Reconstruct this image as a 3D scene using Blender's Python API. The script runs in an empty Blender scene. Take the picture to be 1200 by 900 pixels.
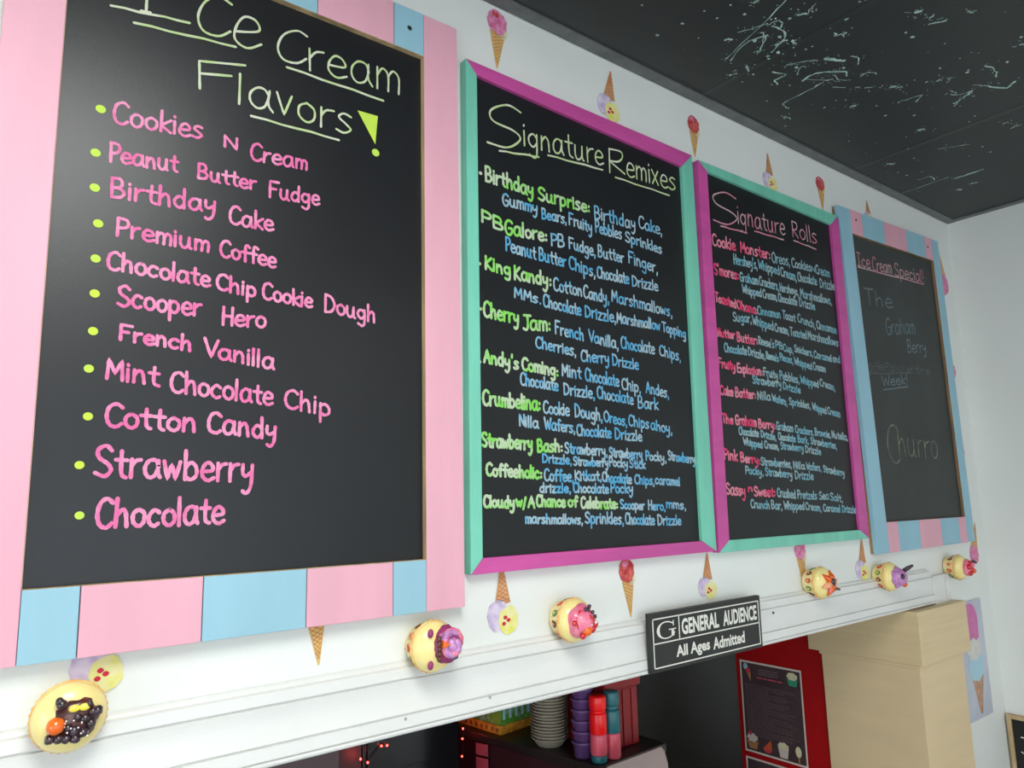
import bpy, bmesh, math, random
from mathutils import Vector, Matrix
random.seed(7)
C = bpy.context.scene.collection
SC = bpy.context.scene
# ------------------------------------------------------------------ camera
cam = bpy.data.cameras.new('camera'); co = bpy.data.objects.new('camera', cam); C.objects.link(co)
R3 = Matrix(((0.7933531375358263, -0.6083176397396619, -0.023247544894616765),
             (-0.07423583535320419, -0.13457863197491754, 0.9881182280300125),
             (-0.6042183710476472, -0.7822008955487885, -0.15192734806874345))).transposed()
co.matrix_world = Matrix.Translation((0, -1, 1.9)) @ R3.to_4x4()
cam.sensor_width = 36; cam.lens = 850.113 / 1200 * 36; cam.clip_start = .02
SC.camera = co
# ------------------------------------------------------------------ world, exposure
w = bpy.data.worlds.new('world'); SC.world = w; w.use_nodes = True
w.node_tree.nodes['Background'].inputs[0].default_value = (.9, .95, 1, 1)
w.node_tree.nodes['Background'].inputs[1].default_value = .05
SC.view_settings.view_transform = 'Standard'; SC.view_settings.look = 'None'
SC.view_settings.gamma = 1; SC.view_settings.use_curve_mapping = False
SC.view_settings.exposure = -0.10
CEIL = 2.82
PANE_GLOW = 4.0; WIN_FILL = (6.0, 17.0)      # pane glow and lamp watts of the added, unseen front and left windows
PANELS = [(.08, -1.30, .6, 1.1, 27.0), (1.7, -3.0, .55, 1.1, 3.0), (-.6, -3.6, .55, 1.1, 3.0)]   # x, y, sx, sy, W; second and third are added fill

# ------------------------------------------------------------------ materials
def lin(c):
    return tuple((v / 255 / 12.92 if v / 255 <= .04045 else ((v / 255 + .055) / 1.055) ** 2.4) for v in c) + (1,)
def mat(name, col, rough=.5, spec=.5, var=.0, vscale=8, bump=0, bscale=60, col2=None, metal=0, stretch=None, emit=None, es=0, coat=0, contrast=None):
    m = bpy.data.materials.new(name); m.use_nodes = True
    nt = m.node_tree; b = nt.nodes['Principled BSDF']
    b.inputs['Base Color'].default_value = lin(col); b.inputs['Roughness'].default_value = rough
    b.inputs['Specular IOR Level'].default_value = spec; b.inputs['Metallic'].default_value = metal
    b.inputs['Coat Weight'].default_value = coat
    if emit: b.inputs['Emission Color'].default_value = lin(emit); b.inputs['Emission Strength'].default_value = es
    tc = nt.nodes.new('ShaderNodeTexCoord'); mp = nt.nodes.new('ShaderNodeMapping')
    nt.links.new(tc.outputs['Object'], mp.inputs['Vector'])
    if stretch: mp.inputs['Scale'].default_value = stretch
    if var or col2:
        n = nt.nodes.new('ShaderNodeTexNoise'); n.inputs['Scale'].default_value = vscale; n.inputs['Detail'].default_value = 4
        nt.links.new(mp.outputs[0], n.inputs['Vector'])
        mx = nt.nodes.new('ShaderNodeMix'); mx.data_type = 'RGBA'
        c2 = col2 or tuple(max(0, v * (1 - var)) for v in col)
        mx.inputs['A'].default_value = lin(col); mx.inputs['B'].default_value = lin(c2)
        r = nt.nodes.new('ShaderNodeMapRange'); a, z = contrast or (.35, .65)
        r.inputs['From Min'].default_value = a; r.inputs['From Max'].default_value = z
        nt.links.new(n.outputs['Fac'], r.inputs['Value']); nt.links.new(r.outputs[0], mx.inputs['Factor'])
        nt.links.new(mx.outputs['Result'], b.inputs['Base Color'])
    if bump:
        n2 = nt.nodes.new('ShaderNodeTexNoise'); n2.inputs['Scale'].default_value = bscale; n2.inputs['Detail'].default_value = 3
        nt.links.new(mp.outputs[0], n2.inputs['Vector'])
        bp = nt.nodes.new('ShaderNodeBump'); bp.inputs['Strength'].default_value = bump; bp.inputs['Distance'].default_value = .002
        nt.links.new(n2.outputs['Fac'], bp.inputs['Height']); nt.links.new(bp.outputs[0], b.inputs['Normal'])
    return m
M = {}
M['wall'] = mat('wall_paint', (230, 233, 228), .55, .35, .02, 3, .12, 180)
M['trim'] = mat('trim_gloss_paint', (224, 225, 221), .32, .5, .02, 5, .05, 60)
M['tile'] = mat('ceiling_tile_paint', (46, 50, 49), .5, .45, .12, 6, .25, 90, contrast=(.3, .75))
M['tbar'] = mat('ceiling_grid_paint', (42, 45, 44), .4, .5)
M['angle'] = mat('wall_angle_paint', (104, 107, 107), .45, .5, .15, 30)
M['floor'] = mat('floor_tile', (186, 186, 184), .5, .5, .15, 4)
M['pink'] = mat('pink_board_paint', (226, 168, 184), .5, .4, .03, 5, .15, 90, stretch=(3, 3, .6))
M['blue'] = mat('light_blue_board_paint', (148, 192, 208), .5, .4, .03, 5, .15, 90, stretch=(3, 3, .6))
M['teal'] = mat('teal_frame_paint', (120, 203, 178), .4, .45, .06, 9, .3, 70, stretch=(3, 3, .5))
M['magenta'] = mat('magenta_frame_paint', (204, 82, 158), .4, .45, .08, 9, .3, 70, stretch=(.6, 3, 3))
M['raw'] = mat('raw_wood', (206, 178, 134), .6, .3, .2, 12, .2, 60, stretch=(4, 4, .5))
M['darkwood'] = mat('raw_wood_aged', (160, 126, 88), .6, .3, .2, 12, .2, 60, stretch=(4, 4, .5))
M['slate'] = mat('chalkboard_satin', (21, 23, 26), .36, .42, col2=(26, 28, 31), vscale=3, bump=.05, bscale=300)
M['slate2'] = mat('chalkboard_satin_dark', (22, 24, 27), .42, .38, col2=(26, 29, 31), vscale=5, bump=.05, bscale=300)
M['slate3'] = mat('chalkboard_dusty', (50, 54, 53), .6, .4, col2=(58, 63, 61), vscale=5, bump=.05, bscale=300)
def chalk(name, a, b, sc=45): return mat(name, a, .7, .2, col2=b, vscale=sc, contrast=(.42, .58))
INK = {'cream': chalk('chalk_cream', (203, 208, 185), (183, 203, 144)), 'pink': chalk('chalk_pink', (216, 108, 158), (221, 142, 178)),
       'green': chalk('chalk_green', (131, 208, 93), (185, 205, 171), 30), 'blue': chalk('chalk_blue', (88, 165, 205), (160, 187, 199), 30),
       'red': chalk('chalk_red', (216, 66, 109), (216, 135, 154), 30), 'teal': chalk('chalk_teal', (113, 169, 185), (154, 180, 183), 30),
       'rose': chalk('chalk_rose', (201, 126, 144), (201, 167, 171), 22), 'dimblue': chalk('chalk_dim_blue', (106, 131, 144), (126, 135, 136), 40),
       'faint': chalk('chalk_faint', (82, 88, 87), (100, 106, 104), 60), 'churro': chalk('chalk_beige', (151, 149, 124), (108, 109, 97), 40),
       'lime': chalk('chalk_lime', (194, 220, 75), (185, 216, 86))}
M['steel'] = mat('screw_steel', (90, 92, 98), .35, .5, metal=1)
M['redwall'] = mat('red_wall_paint', (178, 16, 20), .5, .4, .06, 3, .1, 120)
M['blackwall'] = mat('black_wall_paint', (9, 10, 12), .9, .1, .1, 5)
M['column'] = mat('column_cream_paint', (222, 199, 158), .5, .4, .02, 5, .06, 22, stretch=(1, 1.5, 6))
M['capital'] = mat('capital_cream_wood', (220, 198, 156), .5, .4, .03, 6, .3, 14, stretch=(.5, .8, 12))

# ------------------------------------------------------------------ mesh helpers
class MB:
    def __init__(s): s.v = []; s.f = []; s.sm = []
    def add(s, vs, fs, smooth=False):
        n = len(s.v); s.v += [tuple(v) for v in vs]; s.f += [tuple(i + n for i in f) for f in fs]; s.sm += [smooth] * len(fs)
        return s
    def box(s, x0, x1, y0, y1, z0, z1):
        return s.add([(x, y, z) for x in (x0, x1) for y in (y0, y1) for z in (z0, z1)],
                     [(0, 1, 3, 2), (4, 6, 7, 5), (0, 4, 5, 1), (2, 3, 7, 6), (0, 2, 6, 4), (1, 5, 7, 3)])
    def prism(s, pts, ya, yb):                       # polygon in x,z between two y
        n = len(pts)
        vs = [(p[0], ya, p[1]) for p in pts] + [(p[0], yb, p[1]) for p in pts]
        return s.add(vs, [tuple(range(n)), tuple(range(2 * n - 1, n - 1, -1))] + [(i, i + n, (i + 1) % n + n, (i + 1) % n) for i in range(n)])
    def lathe(s, prof, n=32, flute=0, fn=24, smooth=True, axis=None):
        vs = []; fs = []
        for k, (r, h) in enumerate(prof):
            for i in range(n):
                a = 2 * math.pi * i / n
                rr = r * (1 + (flute * math.cos(a * fn) if flute else 0))
                vs.append((rr * math.cos(a), rr * math.sin(a), h))
        for k in range(len(prof) - 1):
            for i in range(n):
                j = (i + 1) % n
                fs.append((k * n + i, k * n + j, (k + 1) * n + j, (k + 1) * n + i))
        fs.append(tuple(range(n))[::-1]); fs.append(tuple((len(prof) - 1) * n + i for i in range(n)))
        return s.add(vs, fs, smooth)
    def blob(s, c, r, n=14, m=9, jit=0, rot=None):
        if not hasattr(r, '__len__'): r = (r, r, r)
        vs = []; fs = []
        for k in range(m + 1):
            t = math.pi * k / m
            for i in range(n):
                a = 2 * math.pi * i / n
                j = 1 + (random.uniform(-jit, jit) if 0 < k < m else 0)
                p = Vector((r[0] * math.sin(t) * math.cos(a) * j, r[1] * math.sin(t) * math.sin(a) * j, r[2] * math.cos(t)))
                if rot: p = rot @ p
                vs.append(Vector(c) + p)
        for k in range(m):
            for i in range(n):
                j = (i + 1) % n
                fs.append((k * n + i, (k + 1) * n + i, (k + 1) * n + j, k * n + j))
        return s.add(vs, fs, True)
    def tube(s, pts, r, n=8):
        pts = [Vector(p) for p in pts]; vs = []; fs = []
        rs = r if hasattr(r, '__len__') else [r] * len(pts)
        for k, p in enumerate(pts):
            d = (pts[min(k + 1, len(pts) - 1)] - pts[max(k - 1, 0)]).normalized()
            u = d.orthogonal().normalized() if k == 0 else (u - d * u.dot(d)).normalized()
            v = d.cross(u)
            for i in range(n):
                a = 2 * math.pi * i / n
                vs.append(p + (u * math.cos(a) + v * math.sin(a)) * rs[k])
        for k in range(len(pts) - 1):
            for i in range(n):
                j = (i + 1) % n
                fs.append((k * n + i, k * n + j, (k + 1) * n + j, (k + 1) * n + i))
        fs.append(tuple(range(n))[::-1]); fs.append(tuple((len(pts) - 1) * n + i for i in range(n)))
        return s.add(vs, fs, True)
    def build(s, name, m, parent=None, bevel=0, loc=None, fix=True):
        me = bpy.data.meshes.new(name); me.from_pydata(s.v, [], s.f)
        me.polygons.foreach_set('use_smooth', s.sm)
        if fix or bevel:
            bm = bmesh.new(); bm.from_mesh(me)
            bmesh.ops.remove_doubles(bm, verts=bm.verts, dist=1e-6)
            bmesh.ops.recalc_face_normals(bm, faces=bm.faces)
            if bevel: bmesh.ops.bevel(bm, geom=list(bm.edges), offset=bevel, segments=2, affect='EDGES', profile=.6)
            bm.to_mesh(me); bm.free()
        me.materials.append(m)
        o = bpy.data.objects.new(name, me); C.objects.link(o)
        if loc: o.location = loc
        if parent: o.parent = parent
        return o
def tag(o, label=None, cat=None, group=None, kind=None):
    if label: o['label'] = label
    if cat: o['category'] = cat
    if group: o['group'] = group
    if kind: o['kind'] = kind
    return o
def thing(name, label, cat, loc=(0, 0, 0), group=None, kind=None):
    o = bpy.data.objects.new(name, None); C.objects.link(o); o.location = loc; o.empty_display_size = .05
    return tag(o, label, cat, group, kind)
def struct(name, mb, m, label=None, bevel=0):
    return tag(mb.build(name, m, bevel=bevel), label, None, None, 'structure')
def lerp(a, b, t): return a + (b - a) * t

# ------------------------------------------------------------------ stroke handwriting
G = {
'a': (13, '10,9 8,12 4,12 1,8 1,3 4,0 8,2 10,8|10,12 10,4 12,0'), 'b': (12, '1,20 1,0|1,8 5,12 9,9 9,3 5,0 1,2'), 'c': (11, '9,10 5,12 1,8 1,3 5,0 9,2'),
'd': (12, '9,9 5,12 1,8 1,3 5,0 9,4|9,20 9,0'), 'e': (11, '1,6 9,7 8,11 4,12 1,8 1,3 5,0 10,2'), 'f': (9, '9,18 6,20 4,17 4,0|0,11 8,11'),
'g': (12, '9,9 5,12 1,9 1,4 5,1 9,5|9,12 9,-4 6,-8 1,-6'), 'h': (12, '1,20 1,0|1,7 5,12 8,10 9,0'), 'i': (4, '1,12 1,0|1,16 1,17'),
'j': (8, '5,12 5,-4 2,-8 0,-6|5,16 5,17'), 'k': (10, '1,20 1,0|9,12 1,6 1,6 9,0'), 'l': (4, '1,20 1,0'), 'm': (15, '1,12 1,0|1,8 4,12 7,9 7,0|7,8 10,12 13,9 13,0'),
'n': (12, '1,12 1,0|1,7 5,12 8,9 9,0'), 'o': (11, '5,12 1,9 1,3 5,0 9,3 9,9 5,12'), 'p': (12, '1,12 1,-8|1,9 5,12 9,9 9,3 5,0 1,3'),
'r': (9, '1,12 1,0|1,7 4,11 8,12'), 's': (10, '8,11 4,12 1,9 5,6 8,3 4,0 0,1'), 't': (9, '4,18 4,3 8,0|0,12 8,12'), 'u': (13, '1,12 1,4 4,0 8,3 9,12|9,12 9,2 11,0'),
'v': (10, '0,12 4,0 4,0 8,12'), 'w': (14, '0,12 3,0 3,0 6,10 6,10 9,0 9,0 12,12'), 'x': (10, '0,12 8,0|8,12 0,0'), 'y': (12, '1,12 1,6 4,4 8,7|9,12 8,-3 4,-8 1,-6'),
'z': (10, '0,12 8,12 8,12 0,0 0,0 8,0'),
'A': (13, '0,0 6,20 6,20 11,0|2,8 10,8'), 'B': (13, '1,20 1,0|1,20 7,20 9,15 7,11 1,10 7,10 11,6 8,1 1,0'), 'C': (13, '12,17 8,20 3,17 1,9 3,2 8,0 12,3'),
'D': (14, '1,20 1,0|1,20 8,18 12,10 8,2 1,0'), 'E': (12, '10,20 1,20 1,20 1,0 1,0 10,0|1,10 8,10'), 'F': (12, '11,20 1,20 1,20 1,0|1,11 8,11'),
'G': (14, '12,17 8,20 3,17 1,9 4,1 9,0 12,4 12,9 12,9 7,9'), 'H': (12, '1,20 1,0|10,20 10,0|1,10 10,10'), 'I': (10, '0,20 8,20|4,20 4,0|0,0 8,0'),
'J': (11, '2,20 13,20|8,20 8,4 5,0 1,2'), 'K': (12, '1,20 1,0|10,19 1,9 1,9 11,0'), 'M': (15, '1,0 2,20 2,20 7,6 7,6 12,20 12,20 13,0'),
'N': (12, '1,0 1,20 1,20 10,0 10,0 10,20'), 'O': (15, '8,20 2,16 1,7 6,0 12,4 13,14 8,20'), 'P': (11, '1,20 1,0|1,20 8,19 10,14 7,10 1,9'),
'R': (12, '1,20 1,0|1,20 8,19 9,14 6,10 1,10 1,10 10,0'), 'S': (13, '11,17 7,20 2,17 3,12 9,8 11,4 7,0 1,2'), 'T': (13, '0,20 12,20|6,20 6,0'),
'V': (12, '0,20 6,0 6,0 12,20'), 'W': (17, '0,20 4,0 4,0 8,15 8,15 12,0 12,0 16,20'), ':': (5, '2,2 2,3|2,9 2,10'), ',': (5, '2,1 1,-4'), '.': (5, '2,0 2,1'),
"'": (4, '1,21 1,16'), '/': (8, '0,-3 6,21'), '!': (6, '2,21 2,6|2,0 2,1'), ' ': (8, '')}
def spline(pts, seg=5):
    out = []; n = len(pts)
    for i in range(n - 1):
        p1, p2 = pts[i], pts[i + 1]
        if p1 == p2: continue
        p0 = pts[i - 1] if i > 0 else p1; p3 = pts[i + 2] if i + 2 < n else p2
        for k in range(seg):
            t = k / seg
            out.append(tuple(.5 * (2 * b + (c - a) * t + (2 * a - 5 * b + 4 * c - d) * t * t + (-a + 3 * b - 3 * c + d) * t ** 3) for a, b, c, d in zip(p0, p1, p2, p3)))
    out.append(pts[-1]); return out
LIFT = 0
def ribbon(mb, pts, wd, y, conv=None, rough=.12):
    """flat marker stroke with rounded ends in the x,z plane at depth y"""
    global LIFT
    LIFT = (LIFT + 1) % 20; y = y - LIFT * 2.4e-5
    P = [Vector(p) for p in pts]; Q = [P[0]]
    for p in P[1:]:
        if (p - Q[-1]).length > wd * .22: Q.append(p)
    if len(Q) == 1: Q.append(Q[0] + Vector((wd * .1, 0)))
    n = len(Q); L = []; Rr = []; h = wd / 2
    for i, p in enumerate(Q):
        a = (Q[i] - Q[i - 1]).normalized() if i else (Q[1] - Q[0]).normalized()
        b = (Q[i + 1] - Q[i]).normalized() if i < n - 1 else a
        t = (a + b)
        t = t.normalized() if t.length > .3 else a
        nn = Vector((-t.y, t.x)); ww = h * (1 + rough * math.sin(i * 1.7 + p.x * 400))
        L.append(p + nn * ww); Rr.append(p - nn * ww)
    def cap(c, d):
        s = Vector((-d.y, d.x))
        return [c + s * h * math.cos(k) + d * h * math.sin(k) for k in (.6, 1.2, 1.57, 1.94, 2.54)]
    out = L + cap(Q[-1], (Q[-1] - Q[-2]).normalized()) + Rr[::-1] + cap(Q[0], (Q[0] - Q[1]).normalized())
    cv = conv or (lambda u, v: (u, y, v))
    cvi = (lambda i, u, v: conv(u, v)) if conv else (lambda i, u, v: (u, y - 1.4e-5 * i / n, v))
    fs = [(i, i + 1, n + i + 1, n + i) for i in range(n - 1)]
    mb.add([cvi(i % n, q.x, q.y) for i, q in enumerate(L + Rr)], fs)
    if not conv: cv = lambda u, v: (u, y + 6e-6, v)
    for c, d in ((Q[-1], (Q[-1] - Q[-2]).normalized()), (Q[0], (Q[0] - Q[1]).normalized())):
        cc = [c + Vector((-d.y, d.x)) * h] + cap(c, d) + [c - Vector((-d.y, d.x)) * h]
        mb.add([cv(q.x, q.y) for q in cc], [tuple(range(len(cc)))])
def write_word(mb, word, x0, z0, x1, z1, h, wd, y, conv=None):
    if word == '_':
        ribbon(mb, [(lerp(x0, x1, t / 6), lerp(z0, z1, t / 6) + .0008 * math.sin(t * 2)) for t in range(7)], wd, y, conv); return
    if word == '*':
        n = 14; rx, rz = h * 1.0, h * .92
        y -= 3e-5
        vs = [(x0 + rx * math.cos(2 * math.pi * i / n), z0 + rz * math.sin(2 * math.pi * i / n)) for i in range(n)]
        mb.add([(a, y, b) for a, b in vs], [tuple(range(n))]); return
    if word == 'tri':
        mb.add([(a, y, b) for a, b in TRI], [(0, 1, 2)]); return
    x = 0; strokes = []
    xs = []
    for ch in word:
        adv, g = G[ch]
        jz = random.uniform(-.5, .5); sc = random.uniform(.95, 1.05)
        for st in g.split('|'):
            if not st: continue
            pts = [tuple(float(v) for v in p.split(',')) for p in st.split()]
            pts = [(x + a + random.uniform(-.25, .25) * (0 if i and pts[i - 1] == (a, b) else 1), b * sc + jz) for i, (a, b) in enumerate(pts)]
            # keep repeated corner points identical
            for i in range(1, len(pts)):
                if abs(pts[i][0] - pts[i - 1][0]) < .6 and abs(pts[i][1] - pts[i - 1][1]) < 1e-6 and len(pts) > 2: pts[i] = pts[i - 1]
            strokes.append(pts); xs += [p[0] for p in pts]
        x += adv + 1.0
    lo, hi = min(xs), max(xs)
    if hi - lo < .5: hi = lo + .5; strokes = [[(lo + (a - lo) , b) for a, b in s] for s in strokes]
    W = x1 - x0
    narrow = (hi - lo) < 3
    for s in strokes:
        pp = []
        for a, b in spline(s):
            t = .5 if narrow else (a - lo) / (hi - lo)
            pp.append((x0 + W * t, lerp(z0, z1, t) + b / 20 * h))
        ribbon(mb, pp, wd, y, conv)
PXM = {1: 850, 2: 560, 3: 480, 4: 430}
def writing(k, parent, y):
    for c, wpx, items in WRITING[k]:
        mb = MB()
        for i, it in enumerate(items): write_word(mb, *it, wpx / PXM[k] if it[0] != '*' else 0, y - i * 2e-6)
        mb.build('handwritten_line', INK[c], parent, fix=False)

def sans(mb, text, x0, x1, z0, z1, y, bold=.02, conv=None):
    """printed block lettering fitted to a box, from Blender's built-in typeface"""
    cu = bpy.data.curves.new('lettering', 'FONT'); cu.body = text; cu.offset = bold; cu.resolution_u = 3
    ob = bpy.data.objects.new('lettering', cu); C.objects.link(ob)
    bpy.context.view_layer.update()
    me = bpy.data.meshes.new_from_object(ob.evaluated_get(bpy.context.evaluated_depsgraph_get()))
    xs = [v.co.x for v in me.vertices]; zs = [v.co.y for v in me.vertices]
    a, b, c, d = min(xs), max(xs), min(zs), max(zs)
    cv = conv or (lambda u, v: (u, y, v))
    mb.add([cv(lerp(x0, x1, (v.co.x - a) / (b - a)), lerp(z0, z1, (v.co.y - c) / (d - c))) for v in me.vertices], [tuple(p.vertices) for p in me.polygons])
    bpy.data.objects.remove(ob); bpy.data.curves.remove(cu); bpy.data.meshes.remove(me)

# ------------------------------------------------------------------ measured positions (metres)
BOARDS={1: ([(0.0079, 1.7299), (0.6525, 1.7301), (0.6503, 2.717), (0.0079, 2.717)], [(0.0704, 1.8098), (0.5836, 1.8065), (0.5837, 2.6393), (0.0704, 2.6393)], -0.022, -0.0115), 2: ([(0.666, 1.7768), (1.2914, 1.774), (1.2945, 2.6618), (0.6708, 2.67)], [(0.6897, 1.8016), (1.2456, 1.7977), (1.255, 2.6241), (0.6943, 2.6456)], -0.02, -0.0125), 3: ([(1.2996, 1.77), (1.9389, 1.7659), (1.9357, 2.6601), (1.3155, 2.6572)], [(1.3377, 1.7944), (1.8942, 1.7901), (1.8933, 2.6256), (1.3478, 2.6365)], -0.02, -0.0125), 4: ([(1.976, 1.7216), (2.6125, 1.722), (2.594, 2.717), (1.9418, 2.6945)], [(2.0407, 1.804), (2.5561, 1.8005), (2.5418, 2.6398), (2.0095, 2.6237)], -0.02, -0.0115)}
RAIL1=[0.1272, 0.2608, 0.395, 0.5268]
RAIL4=[2.1044, 2.2352, 2.3767, 2.505]
SCREWS={1: [(0.5558, 2.6803)], 4: [(2.0376, 2.6699), (2.5074, 2.6804)]}
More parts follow.
